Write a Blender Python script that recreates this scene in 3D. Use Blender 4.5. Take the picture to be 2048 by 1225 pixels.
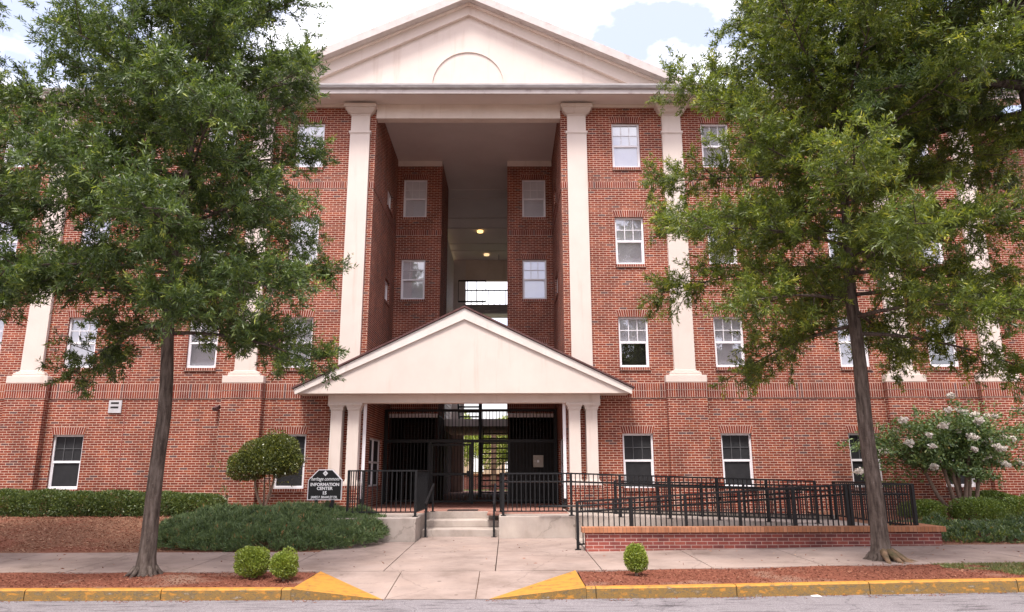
import bpy, math, random
import numpy as np
from mathutils import Matrix, Vector
R = math.radians
random.seed(7)
scn = bpy.context.scene
for o in list(bpy.data.objects): bpy.data.objects.remove(o)
COL = scn.collection

# ---------------------------------------------------------------- camera, sky, sun, exposure
def setup_camera():
    F, p, r, yw = 1442.57, R(12.894), R(-.142), R(.376)
    f = Vector((math.sin(yw)*math.cos(p), math.cos(yw)*math.cos(p), math.sin(p)))
    r0 = Vector((math.cos(yw), -math.sin(yw), 0)); u0 = r0.cross(f)
    rr = r0*math.cos(r)+u0*math.sin(r); uu = -r0*math.sin(r)+u0*math.cos(r)
    cd = bpy.data.cameras.new("Camera"); cam = bpy.data.objects.new("Camera", cd); COL.objects.link(cam)
    cd.sensor_fit = 'HORIZONTAL'; cd.sensor_width = 36; cd.lens = F/2048*36
    cd.clip_start = .05; cd.clip_end = 2000
    M = Matrix((rr, uu, -f)).transposed().to_4x4(); M.translation = (1.2, -20.5, 1.75)
    cam.matrix_world = M; scn.camera = cam
setup_camera()
SUN_EL, SUN_AZ = R(64), R(195)            # azimuth from +Y, clockwise: hazy sun high behind the photographer
def setup_light():
    w = bpy.data.worlds.new("World"); scn.world = w; w.use_nodes = True
    nt = w.node_tree; nt.nodes.clear(); L = nt.links.new
    out = nt.nodes.new('ShaderNodeOutputWorld'); bg = nt.nodes.new('ShaderNodeBackground')
    sky = nt.nodes.new('ShaderNodeTexSky'); sky.sky_type = 'NISHITA'; sky.sun_disc = False
    sky.sun_elevation = SUN_EL; sky.sun_rotation = SUN_AZ; sky.dust_density = 2.0; sky.air_density = 1.0; sky.ozone_density=1.0
    tc = nt.nodes.new('ShaderNodeTexCoord')
    mp = nt.nodes.new('ShaderNodeMapping'); mp.inputs['Scale'].default_value = (1, 1, 1.9); mp.inputs['Location'].default_value = (.35, .1, .2)
    n = nt.nodes.new('ShaderNodeTexNoise'); n.inputs['Scale'].default_value = 3.6; n.inputs['Detail'].default_value = 8; n.inputs['Roughness'].default_value = .55
    cr = nt.nodes.new('ShaderNodeValToRGB'); cr.color_ramp.elements[0].position = .43; cr.color_ramp.elements[1].position = .60; cr.color_ramp.elements[0].color = (.12,.12,.12,1)
    mix = nt.nodes.new('ShaderNodeMixRGB'); mix.inputs[2].default_value = (13.5, 13.3, 13.5, 1)
    br = nt.nodes.new('ShaderNodeMixRGB'); br.blend_type = 'MULTIPLY'; br.inputs[0].default_value = 1; br.inputs[2].default_value = (1.6, 1.3, 1.25, 1)
    L(tc.outputs['Generated'], mp.inputs[0]); L(mp.outputs[0], n.inputs['Vector']); L(n.outputs['Fac'], cr.inputs[0])
    L(sky.outputs[0], br.inputs[1])
    sx = nt.nodes.new('ShaderNodeSeparateXYZ'); L(tc.outputs['Generated'], sx.inputs[0])
    zr = nt.nodes.new('ShaderNodeValToRGB'); e = zr.color_ramp.elements
    for p, v in ((0,.17),(.35,.235),(.6,.30),(.8,.75),(1.,1.1)):
        q = e[0] if p == 0 else e[1] if p == 1. else e.new(p)
        q.position = p; q.color = (v, v*.99, v*1.01, 1)
    cm = nt.nodes.new('ShaderNodeMixRGB'); cm.blend_type = 'MULTIPLY'; cm.inputs[0].default_value = 1; cm.inputs[1].default_value = (19, 18.6, 18.8, 1)
    L(sx.outputs['Z'], zr.inputs[0]); L(zr.outputs[0], cm.inputs[2]); L(cm.outputs[0], mix.inputs[2])
    L(cr.outputs[0], mix.inputs[0]); L(br.outputs[0], mix.inputs[1]); L(mix.outputs[0], bg.inputs['Color'])
    bg.inputs['Strength'].default_value = .12; L(bg.outputs[0], out.inputs[0])
    ld = bpy.data.lights.new("Sun", 'SUN'); ld.energy = 2.4; ld.angle = R(13); ld.color = (1, .95, .88)
    s = bpy.data.objects.new("Sun", ld); COL.objects.link(s)
    d = Vector((math.sin(SUN_AZ)*math.cos(SUN_EL), math.cos(SUN_AZ)*math.cos(SUN_EL), math.sin(SUN_EL)))
    s.rotation_euler = d.to_track_quat('Z', 'Y').to_euler(); s.location = (0, -40, 60)
    vs = scn.view_settings; vs.view_transform = 'Standard'; vs.look = 'None'; vs.gamma = 1; vs.exposure = 1.15; vs.use_curve_mapping = False
setup_light()
scn.render.engine = 'CYCLES'
scn.cycles.transparent_max_bounces = 12; scn.cycles.max_bounces = 8
scn.render.film_transparent = False

# ---------------------------------------------------------------- materials
def newmat(name):
    m = bpy.data.materials.new(name); m.use_nodes = True
    return m, m.node_tree, m.node_tree.nodes['Principled BSDF'], m.node_tree.links.new
def N(nt, t, **kw):
    n = nt.nodes.new(t)
    for k, v in kw.items():
        if k in n.inputs: n.inputs[k].default_value = v
        else: setattr(n, k, v)
    return n
def ramp(nt, stops):
    n = nt.nodes.new('ShaderNodeValToRGB'); e = n.color_ramp.elements
    while len(e) < len(stops): e.new(.5)
    for x, (p, c) in zip(e, stops): x.position = p; x.color = (c[0], c[1], c[2], 1) if not isinstance(c, float) else (c, c, c, 1)
    return n
def noise_mat(name, stops, scale, rough=.85, bump=.0, bscale=60, detail=6, stretch=(1,1,1), spec=.3, metal=0, speck=None):
    m, nt, b, L = newmat(name)
    g = N(nt, 'ShaderNodeNewGeometry'); mp = N(nt, 'ShaderNodeMapping'); mp.inputs['Scale'].default_value = stretch
    L(g.outputs['Position'], mp.inputs[0])
    n = N(nt, 'ShaderNodeTexNoise', Scale=scale, Detail=detail, Roughness=.6); L(mp.outputs[0], n.inputs['Vector'])
    r = ramp(nt, stops); L(n.outputs['Fac'], r.inputs[0]); col = r.outputs[0]
    if speck:
        n3 = N(nt, 'ShaderNodeTexNoise', Scale=speck[0], Detail=2); L(g.outputs['Position'], n3.inputs['Vector'])
        r3 = ramp(nt, [(speck[1], (0,0,0)), (speck[2], (1,1,1))]); L(n3.outputs['Fac'], r3.inputs[0])
        mx = N(nt, 'ShaderNodeMixRGB'); mx.inputs[2].default_value = (*speck[3], 1); L(r3.outputs[0], mx.inputs[0]); L(col, mx.inputs[1]); col = mx.outputs[0]
    L(col, b.inputs['Base Color'])
    b.inputs['Roughness'].default_value = rough; b.inputs['Specular IOR Level'].default_value = spec; b.inputs['Metallic'].default_value = metal
    if bump:
        n2 = N(nt, 'ShaderNodeTexNoise', Scale=bscale, Detail=4); L(g.outputs['Position'], n2.inputs['Vector'])
        bp = N(nt, 'ShaderNodeBump', Strength=bump, Distance=.02); L(n2.outputs['Fac'], bp.inputs['Height']); L(bp.outputs[0], b.inputs['Normal'])
    return m
def brick_mat(name, reds, mortar, bw=.2127, rh=.0667, off=.5, msize=.0068, stain=.32):
    m, nt, b, L = newmat(name)
    uv = N(nt, 'ShaderNodeUVMap'); uv.uv_map = 'UVMap'
    t = N(nt, 'ShaderNodeTexBrick'); t.offset = off; t.squash = 1
    t.inputs['Scale'].default_value = 1; t.inputs['Brick Width'].default_value = bw; t.inputs['Row Height'].default_value = rh
    t.inputs['Mortar Size'].default_value = msize; t.inputs['Mortar Smooth'].default_value = .15
    t.inputs['Color1'].default_value = (0,0,0,1); t.inputs['Color2'].default_value = (1,1,1,1); t.inputs['Mortar'].default_value = (.5,.5,.5,1)
    L(uv.outputs[0], t.inputs['Vector'])
    r = ramp(nt, reds); L(t.outputs['Color'], r.inputs[0])
    g = N(nt, 'ShaderNodeNewGeometry')
    n = N(nt, 'ShaderNodeTexNoise', Scale=1.1, Detail=5, Roughness=.65); L(g.outputs['Position'], n.inputs['Vector'])
    nr = ramp(nt, [(.3, (1-stain, 1-stain, 1-stain)), (.7, (1.12, 1.1, 1.08))]); L(n.outputs['Fac'], nr.inputs[0])
    mp2 = N(nt, 'ShaderNodeMapping'); mp2.inputs['Scale'].default_value = (1,1,.22); L(g.outputs['Position'], mp2.inputs[0])
    n2 = N(nt, 'ShaderNodeTexNoise', Scale=3.2, Detail=9, Roughness=.75); L(mp2.outputs[0], n2.inputs['Vector'])
    nr2 = ramp(nt, [(.3, (.72,.72,.74)), (.7, (1.2,1.17,1.15))]); L(n2.outputs['Fac'], nr2.inputs[0])
    m1 = N(nt, 'ShaderNodeMixRGB'); m1.inputs[2].default_value = (*mortar, 1); L(t.outputs['Fac'], m1.inputs[0]); L(r.outputs[0], m1.inputs[1])
    m2 = N(nt, 'ShaderNodeMixRGB', blend_type='MULTIPLY'); m2.inputs[0].default_value = 1; L(m1.outputs[0], m2.inputs[1]); L(nr.outputs[0], m2.inputs[2])
    m3 = N(nt, 'ShaderNodeMixRGB', blend_type='MULTIPLY'); m3.inputs[0].default_value = 1; L(m2.outputs[0], m3.inputs[1]); L(nr2.outputs[0], m3.inputs[2])
    L(m3.outputs[0], b.inputs['Base Color']); b.inputs['Roughness'].default_value = .9; b.inputs['Specular IOR Level'].default_value = .2
    inv = N(nt, 'ShaderNodeMath', operation='SUBTRACT'); inv.inputs[0].default_value = 1; L(t.outputs['Fac'], inv.inputs[1])
    bp = N(nt, 'ShaderNodeBump', Strength=.5, Distance=.006); L(inv.outputs[0], bp.inputs['Height']); L(bp.outputs[0], b.inputs['Normal'])
    return m
REDS = [(.0, (.11,.06,.062)), (.03, (.13,.058,.055)), (.055, (.165,.037,.024)), (.45, (.20,.040,.023)), (.8, (.222,.048,.026)), (1., (.285,.073,.035))]
MORT = (.60, .445, .355)
M = {}
M['brick'] = brick_mat('red_brick', REDS, MORT)
M['shade_brick'] = brick_mat('shade_toned_lobby_brick', [(0,(.035,.02,.02)),(1,(.06,.025,.02))], (.09,.075,.065))  # passage brick: colour darkened to stand in for the unlit interior
M['soldier'] = brick_mat('soldier_brick', REDS, (.60,.45,.385), bw=.2075, off=0., msize=.0075)
M['planter_brick'] = brick_mat('planter_brick', [(0,(.16,.05,.045)),(.5,(.22,.06,.05)),(1,(.27,.075,.055))], (.42,.30,.26), bw=.2127, rh=.0667, msize=.006, stain=.45)
M['cap_brick'] = brick_mat('tan_cap_brick', [(0,(.32,.135,.07)),(.5,(.38,.165,.085)),(1,(.44,.21,.12))], (.22,.115,.07), bw=.3, rh=.075, off=0., msize=.006)
M['paver'] = brick_mat('paver_brick', [(0,(.24,.105,.08)),(.5,(.29,.135,.10)),(1,(.34,.17,.13))], (.34,.25,.21), bw=.2, rh=.1, msize=.006)
def stucco(name, c, c2):
    m, nt, b, L = newmat(name); g = N(nt, 'ShaderNodeNewGeometry')
    def layer(scale, st, lo, hi, a):
        mp = N(nt, 'ShaderNodeMapping'); mp.inputs['Scale'].default_value = st; L(g.outputs['Position'], mp.inputs[0])
        n = N(nt, 'ShaderNodeTexNoise', Scale=scale, Detail=7, Roughness=.65); L(mp.outputs[0], n.inputs['Vector'])
        r = ramp(nt, [(lo, a), (hi, (1,1,1))]); L(n.outputs['Fac'], r.inputs[0]); return r.outputs[0]
    def mul(x, y):
        q = N(nt, 'ShaderNodeMixRGB', blend_type='MULTIPLY'); q.inputs[0].default_value = 1; L(x, q.inputs[1]); L(y, q.inputs[2]); return q.outputs[0]
    base = N(nt, 'ShaderNodeRGB'); base.outputs[0].default_value = (*c, 1)
    k = tuple(y/x for x, y in zip(c, c2))
    col = mul(mul(base.outputs[0], layer(1.3, (1,1,.8), .3, .6, k)), layer(2.4, (1.7,1.7,.13), (.30), .44, (.90,.87,.845)))
    L(col, b.inputs['Base Color']); b.inputs['Roughness'].default_value = .85; b.inputs['Specular IOR Level'].default_value = .25
    n2 = N(nt, 'ShaderNodeTexNoise', Scale=140, Detail=4); L(g.outputs['Position'], n2.inputs['Vector'])
    bp = N(nt, 'ShaderNodeBump', Strength=.15, Distance=.02); L(n2.outputs['Fac'], bp.inputs['Height']); L(bp.outputs[0], b.inputs['Normal'])
    return m
M['cream'] = stucco('cream_stucco', (.625,.54,.49), (.585,.50,.452))
M['cream_trim'] = stucco('cream_trim', (.70,.61,.55), (.62,.53,.475))
M['weathered'] = noise_mat('weathered_white_fascia', [(.30,(.36,.30,.285)),(.42,(.47,.42,.405)),(.7,(.53,.485,.47))], 3.2, .8, .1, 80, stretch=(1,1,1))
M['soffit'] = noise_mat('painted_soffit', [(.3,(.62,.545,.51)),(.7,(.68,.61,.575))], .9, .85, .05, 60)
M['painted_fascia'] = stucco('painted_fascia', (.66,.60,.565), (.58,.52,.48))
M['gutter'] = noise_mat('grey_gutter', [(.3,(.26,.24,.24)),(.55,(.34,.32,.32)),(.66,(.40,.38,.38)),(.72,(.72,.7,.69))], 2.2, .5, 0, stretch=(1,6,6), spec=.4)
M['white'] = noise_mat('white_vinyl', [(.3,(.74,.72,.75)),(.7,(.82,.80,.83))], 3, .45, 0, spec=.45)
M['siding'] = noise_mat('white_siding', [(.3,(.60,.54,.52)),(.7,(.68,.62,.6))], 2, .6, 0)
M['black'] = noise_mat('black_metal', [(.3,(.006,.006,.007)),(.7,(.010,.010,.011))], 12, .45, .05, 200, spec=.3)
M['concrete'] = noise_mat('porch_concrete', [(.25,(.20,.165,.14)),(.5,(.335,.285,.25)),(.75,(.40,.35,.31))], 1.7, .9, .15, 110, stretch=(1,1,.6), spec=.2)
M['sidewalk'] = noise_mat('sidewalk_concrete', [(.25,(.20,.148,.125)),(.5,(.26,.20,.172)),(.75,(.31,.243,.212))], 1.1, .9, .15, 120, spec=.2, speck=(26,.70,.74,(.2,.15,.13)))
def age_paving(m):
    nt = m.node_tree; L = nt.links.new; b = nt.nodes['Principled BSDF']; src = b.inputs['Base Color'].links[0].from_socket
    g = N(nt, 'ShaderNodeNewGeometry'); n = N(nt, 'ShaderNodeTexNoise', Scale=.75, Detail=9, Roughness=.72); L(g.outputs['Position'], n.inputs['Vector'])
    r = ramp(nt, [(.34,(.72,.70,.69)),(.5,(1,1,1)),(.66,(1.14,1.12,1.10))]); L(n.outputs['Fac'], r.inputs[0])
    v = N(nt, 'ShaderNodeTexVoronoi', Scale=.62); v.feature = 'DISTANCE_TO_EDGE'; wn = N(nt, 'ShaderNodeTexNoise', Scale=2.2, Detail=6, Roughness=.65); L(g.outputs['Position'], wn.inputs['Vector'])
    wm = N(nt, 'ShaderNodeMixRGB'); wm.inputs[0].default_value = .3; L(g.outputs['Position'], wm.inputs[1]); L(wn.outputs['Color'], wm.inputs[2]); L(wm.outputs[0], v.inputs['Vector'])
    rv = ramp(nt, [(.0,(.5,.48,.46)),(.006,(1,1,1))]); L(v.outputs['Distance'], rv.inputs[0])
    d = N(nt, 'ShaderNodeTexVoronoi', Scale=2.6); L(g.outputs['Position'], d.inputs['Vector']); rd = ramp(nt, [(.07,(.45,.42,.40)),(.10,(1,1,1))]); L(d.outputs['Distance'], rd.inputs[0])
    col = src
    for c, f in ((r,1),(rv,.55),(rd,.75)):
        q = N(nt, 'ShaderNodeMixRGB', blend_type='MULTIPLY'); q.inputs[0].default_value = f; L(col, q.inputs[1]); L(c.outputs[0], q.inputs[2]); col = q.outputs[0]
    L(col, b.inputs['Base Color'])
age_paving(M['sidewalk']); age_paving(M['concrete'])
def road_mat():
    m = noise_mat('asphalt', [(.3,(.09,.083,.087)),(.5,(.185,.167,.174)),(.7,(.31,.285,.293))], 70, .9, .4, 160, spec=.25)
    nt = m.node_tree; L = nt.links.new; b = nt.nodes['Principled BSDF']; src = b.inputs['Base Color'].links[0].from_socket
    g = N(nt, 'ShaderNodeNewGeometry'); mp = N(nt, 'ShaderNodeMapping'); mp.inputs['Scale'].default_value = (.55,3.2,1); L(g.outputs['Position'], mp.inputs[0])
    n = N(nt, 'ShaderNodeTexNoise', Scale=2.4, Detail=8, Roughness=.7); L(mp.outputs[0], n.inputs['Vector']); r = ramp(nt, [(.53,(1,1,1)),(.60,(.55,.53,.54)),(.68,(.40,.39,.40))]); L(n.outputs['Fac'], r.inputs[0])
    v = N(nt, 'ShaderNodeTexVoronoi', Scale=1.1); v.feature = 'DISTANCE_TO_EDGE'; wn = N(nt, 'ShaderNodeTexNoise', Scale=3, Detail=5); L(g.outputs['Position'], wn.inputs['Vector'])
    wm = N(nt, 'ShaderNodeMixRGB'); wm.inputs[0].default_value = .25; L(g.outputs['Position'], wm.inputs[1]); L(wn.outputs['Color'], wm.inputs[2]); L(wm.outputs[0], v.inputs['Vector'])
    rv = ramp(nt, [(.0,(.45,.44,.45)),(.012,(1,1,1))]); L(v.outputs['Distance'], rv.inputs[0])
    q = N(nt, 'ShaderNodeMixRGB', blend_type='MULTIPLY'); q.inputs[0].default_value = 1; L(src, q.inputs[1]); L(r.outputs[0], q.inputs[2])
    q2 = N(nt, 'ShaderNodeMixRGB', blend_type='MULTIPLY'); q2.inputs[0].default_value = .7; L(q.outputs[0], q2.inputs[1]); L(rv.outputs[0], q2.inputs[2]); L(q2.outputs[0], b.inputs['Base Color'])
    return m
M['asphalt'] = road_mat()
def yellow_mat():
    m, nt, b, L = newmat('worn_yellow_paint')
    g = N(nt, 'ShaderNodeNewGeometry')
    mp = N(nt, 'ShaderNodeMapping'); mp.inputs['Scale'].default_value = (1,1,2.2); L(g.outputs['Position'], mp.inputs[0])
    n = N(nt, 'ShaderNodeTexNoise', Scale=7, Detail=8, Roughness=.7); L(mp.outputs[0], n.inputs['Vector'])
    sep = N(nt, 'ShaderNodeSeparateXYZ'); L(g.outputs['True Normal'], sep.inputs[0])
    # worn more on the vertical face than on the walked top
    a = N(nt, 'ShaderNodeMath', operation='MULTIPLY_ADD'); a.inputs[1].default_value = -.20; L(sep.outputs['Z'], a.inputs[0]); L(n.outputs['Fac'], a.inputs[2])
    r = ramp(nt, [(.26, (.42,.185,.018)), (.38, (.34,.15,.018)), (.43, (.23,.115,.018)), (.47, (.105,.075,.028)), (.515, (.24,.125,.018)), (.56, (.085,.064,.035)), (.62, (.17,.11,.04)), (.70, (.26,.24,.23))]); L(a.outputs[0], r.inputs[0])
    L(r.outputs[0], b.inputs['Base Color']); b.inputs['Roughness'].default_value = .7
    bp = N(nt, 'ShaderNodeBump', Strength=.3, Distance=.01); L(n.outputs['Fac'], bp.inputs['Height']); L(bp.outputs[0], b.inputs['Normal'])
    return m
M['yellow'] = yellow_mat()
M['mulch'] = noise_mat('red_mulch', [(.3,(.085,.03,.02)),(.5,(.17,.06,.038)),(.7,(.24,.095,.06))], 38, .95, .8, 60, spec=.1, speck=(.9,.56,.68,(.24,.145,.105)))
M['litter'] = noise_mat('leaf_litter', [(.3,(.09,.045,.03)),(.5,(.18,.09,.057)),(.7,(.31,.18,.115))], 30, .95, .8, 50, spec=.1, speck=(1.1,.5,.6,(.20,.085,.055)))
M['soil'] = noise_mat('bare_soil', [(.3,(.16,.09,.06)),(.7,(.26,.16,.11))], 8, .95, .5, 40, spec=.1)
M['bark'] = noise_mat('grey_bark', [(.3,(.035,.026,.022)),(.5,(.085,.066,.055)),(.7,(.15,.12,.103))], 9, .95, .9, 16, detail=9, stretch=(2.2,2.2,.35), spec=.1, speck=(38,.70,.80,(.22,.20,.17)))
M['stem'] = noise_mat('smooth_stem_bark', [(.3,(.11,.07,.055)),(.7,(.24,.17,.13))], 9, .9, .3, 20, stretch=(2,2,.5), spec=.1)
M['pale_stem'] = noise_mat('pale_stem_bark', [(.3,(.19,.13,.10)),(.7,(.36,.27,.21))], 9, .9, .3, 20, stretch=(2,2,.5), spec=.1)
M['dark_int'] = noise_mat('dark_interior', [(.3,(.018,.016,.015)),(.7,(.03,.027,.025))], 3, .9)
M['screen'] = noise_mat('dark_window_screen', [(.3,(.013,.013,.015)),(.7,(.022,.022,.024))], 4, .6, 0, spec=.3)
M['blind'] = noise_mat('white_blind', [(.3,(.74,.73,.77)),(.7,(.82,.81,.84))], 2.5, .7)
M['roof'] = noise_mat('brown_shingle', [(.3,(.07,.035,.035)),(.7,(.12,.06,.055))], 9, .9, .4, 30)
M['paper'] = noise_mat('white_paper', [(.3,(.7,.7,.72)),(.7,(.8,.8,.8))], 4, .8)
M['ivory'] = noise_mat('greige_metal_box', [(.3,(.34,.30,.25)),(.7,(.42,.38,.32))], 6, .5)
M['lawn'] = noise_mat('grass_soil', [(.3,(.05,.07,.02)),(.6,(.10,.12,.035)),(.8,(.18,.14,.07))], 6, .95, .5, 50, spec=.1)
M['flower'] = noise_mat('white_blossom', [(.3,(.68,.62,.55)),(.7,(.85,.81,.74))], 22, .8)
M['beige'] = noise_mat('beige_render', [(.3,(.36,.26,.18)),(.7,(.42,.30,.21))], 2, .85)
M['dirtyvent'] = noise_mat('grey_vent_paint', [(.3,(.40,.39,.41)),(.7,(.50,.49,.51))], 5, .5)
M['joint'] = noise_mat('red_sealant_joint', [(.3,(.20,.05,.04)),(.7,(.25,.065,.05))], 5, .7)
M['dull'] = noise_mat('dull_grey_muntin', [(.3,(.07,.07,.075)),(.7,(.10,.10,.105))], 5, .6)
M['moss'] = noise_mat('mossy_root_bark', [(.3,(.05,.05,.02)),(.5,(.13,.085,.05)),(.7,(.27,.165,.10))], 7, .95, .6, 25)
def glass_mat():
    m, nt, b, L = newmat('window_glass'); nt.nodes.remove(b); out = nt.nodes['Material Output']
    g0 = N(nt, 'ShaderNodeNewGeometry'); dt = N(nt, 'ShaderNodeVectorMath', operation='DOT_PRODUCT'); L(g0.outputs['Normal'], dt.inputs[0]); L(g0.outputs['Incoming'], dt.inputs[1])
    ab = N(nt, 'ShaderNodeMath', operation='ABSOLUTE'); L(dt.outputs['Value'], ab.inputs[0]); iv = N(nt, 'ShaderNodeMath', operation='SUBTRACT'); iv.inputs[0].default_value = 1; L(ab.outputs[0], iv.inputs[1])
    pw = N(nt, 'ShaderNodeMath', operation='POWER'); pw.inputs[1].default_value = 5; L(iv.outputs[0], pw.inputs[0]); fr = N(nt, 'ShaderNodeMath', operation='MULTIPLY'); fr.inputs[1].default_value = .7; L(pw.outputs[0], fr.inputs[0]); g = N(nt, 'ShaderNodeBsdfGlossy'); g.inputs['Roughness'].default_value = .015; g.inputs['Color'].default_value = (.95,.96,1,1)
    t = N(nt, 'ShaderNodeBsdfTransparent'); t.inputs[0].default_value = (.96,.97,.98,1); mx = N(nt, 'ShaderNodeMixShader')
    ad = N(nt, 'ShaderNodeMath', operation='ADD'); ad.inputs[1].default_value = .24; ad.use_clamp = True
    gg = N(nt, 'ShaderNodeNewGeometry'); n = N(nt, 'ShaderNodeTexNoise', Scale=1.4, Detail=1); L(gg.outputs['Position'], n.inputs['Vector'])
    bp = N(nt, 'ShaderNodeBump', Strength=.06, Distance=.02); L(n.outputs['Fac'], bp.inputs['Height']); L(bp.outputs[0], g.inputs['Normal'])
    L(fr.outputs[0], ad.inputs[0]); L(ad.outputs[0], mx.inputs[0]); L(t.outputs[0], mx.inputs[1]); L(g.outputs[0], mx.inputs[2]); L(mx.outputs[0], out.inputs[0])
    return m
M['glass'] = glass_mat()
def emit_mat(name, c, s):
    m, nt, b, L = newmat(name); b.inputs['Emission Color'].default_value = (*c, 1); b.inputs['Emission Strength'].default_value = s; b.inputs['Base Color'].default_value = (.6,.5,.35,1)
    return m
M['lamp'] = emit_mat('warm_lamp', (1,.62,.22), 1.1)
M['lamp_dim'] = emit_mat('dim_warm_lamp', (1,.66,.34), .55)
def leaf_mat(name, stops, trans=.2, rough=.42, spec=.5):
    m, nt, b, L = newmat(name); out = nt.nodes['Material Output']
    a = N(nt, 'ShaderNodeAttribute'); a.attribute_name = 'tint'
    r = ramp(nt, stops); L(a.outputs['Fac'], r.inputs[0]); L(r.outputs[0], b.inputs['Base Color'])
    b.inputs['Roughness'].default_value = rough; b.inputs['Specular IOR Level'].default_value = spec
    t = N(nt, 'ShaderNodeBsdfTranslucent'); mx = N(nt, 'ShaderNodeMixShader'); mx.inputs[0].default_value = trans
    ml = N(nt, 'ShaderNodeMixRGB', blend_type='MULTIPLY'); ml.inputs[0].default_value = 1; ml.inputs[2].default_value = (1.5,1.5,.7,1); L(r.outputs[0], ml.inputs[1]); L(ml.outputs[0], t.inputs[0])
    L(b.outputs[0], mx.inputs[1]); L(t.outputs[0], mx.inputs[2]); L(mx.outputs[0], out.inputs[0])
    return m
M['oak_leaf'] = leaf_mat('willow_oak_leaf', trans=.32, stops=[(0,(.030,.052,.018)),(.5,(.072,.115,.030)),(.85,(.155,.205,.045)),(1,(.30,.34,.06))])
M['oak_leaf_pale'] = leaf_mat('pale_oak_leaf', trans=.38, stops=[(0,(.040,.060,.014)),(.5,(.105,.145,.024)),(.85,(.225,.26,.038)),(1,(.38,.37,.055))])
M['hedge_leaf'] = leaf_mat('hedge_leaf', [(0,(.04,.065,.02)),(.5,(.08,.115,.03)),(.9,(.15,.19,.045)),(1,(.24,.25,.07))])
M['box_leaf'] = leaf_mat('boxwood_leaf', [(0,(.085,.12,.02)),(.5,(.18,.235,.03)),(1,(.34,.37,.055))])
M['juniper_leaf'] = leaf_mat('juniper_needle', [(0,(.05,.08,.032)),(.5,(.10,.15,.055)),(.9,(.18,.24,.085)),(1,(.36,.18,.07))], trans=.15, rough=.65)
M['holly_leaf'] = leaf_mat('holly_leaf', [(0,(.04,.055,.018)),(.5,(.095,.115,.028)),(.85,(.19,.20,.04)),(1,(.34,.33,.05))], rough=.35)
M['myrtle_leaf'] = leaf_mat('myrtle_leaf', [(0,(.05,.09,.035)),(.5,(.11,.175,.06)),(.9,(.20,.26,.07)),(1,(.36,.26,.08))])
M['ground_leaf'] = leaf_mat('groundcover_leaf', [(0,(.04,.075,.035)),(.5,(.085,.13,.05)),(.85,(.19,.24,.05)),(1,(.34,.2,.07))])
M['shrub_leaf'] = leaf_mat('round_shrub_leaf', [(0,(.05,.09,.018)),(.5,(.12,.175,.03)),(1,(.24,.29,.05))])
M['grass'] = leaf_mat('grass_blade', [(0,(.06,.09,.02)),(.7,(.12,.15,.04)),(1,(.28,.22,.1))])
M['chip'] = leaf_mat('mulch_chip', [(0,(.08,.03,.02)),(.5,(.18,.065,.04)),(.85,(.27,.12,.075)),(1,(.50,.33,.22))], trans=0., rough=.95, spec=.1)

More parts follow.
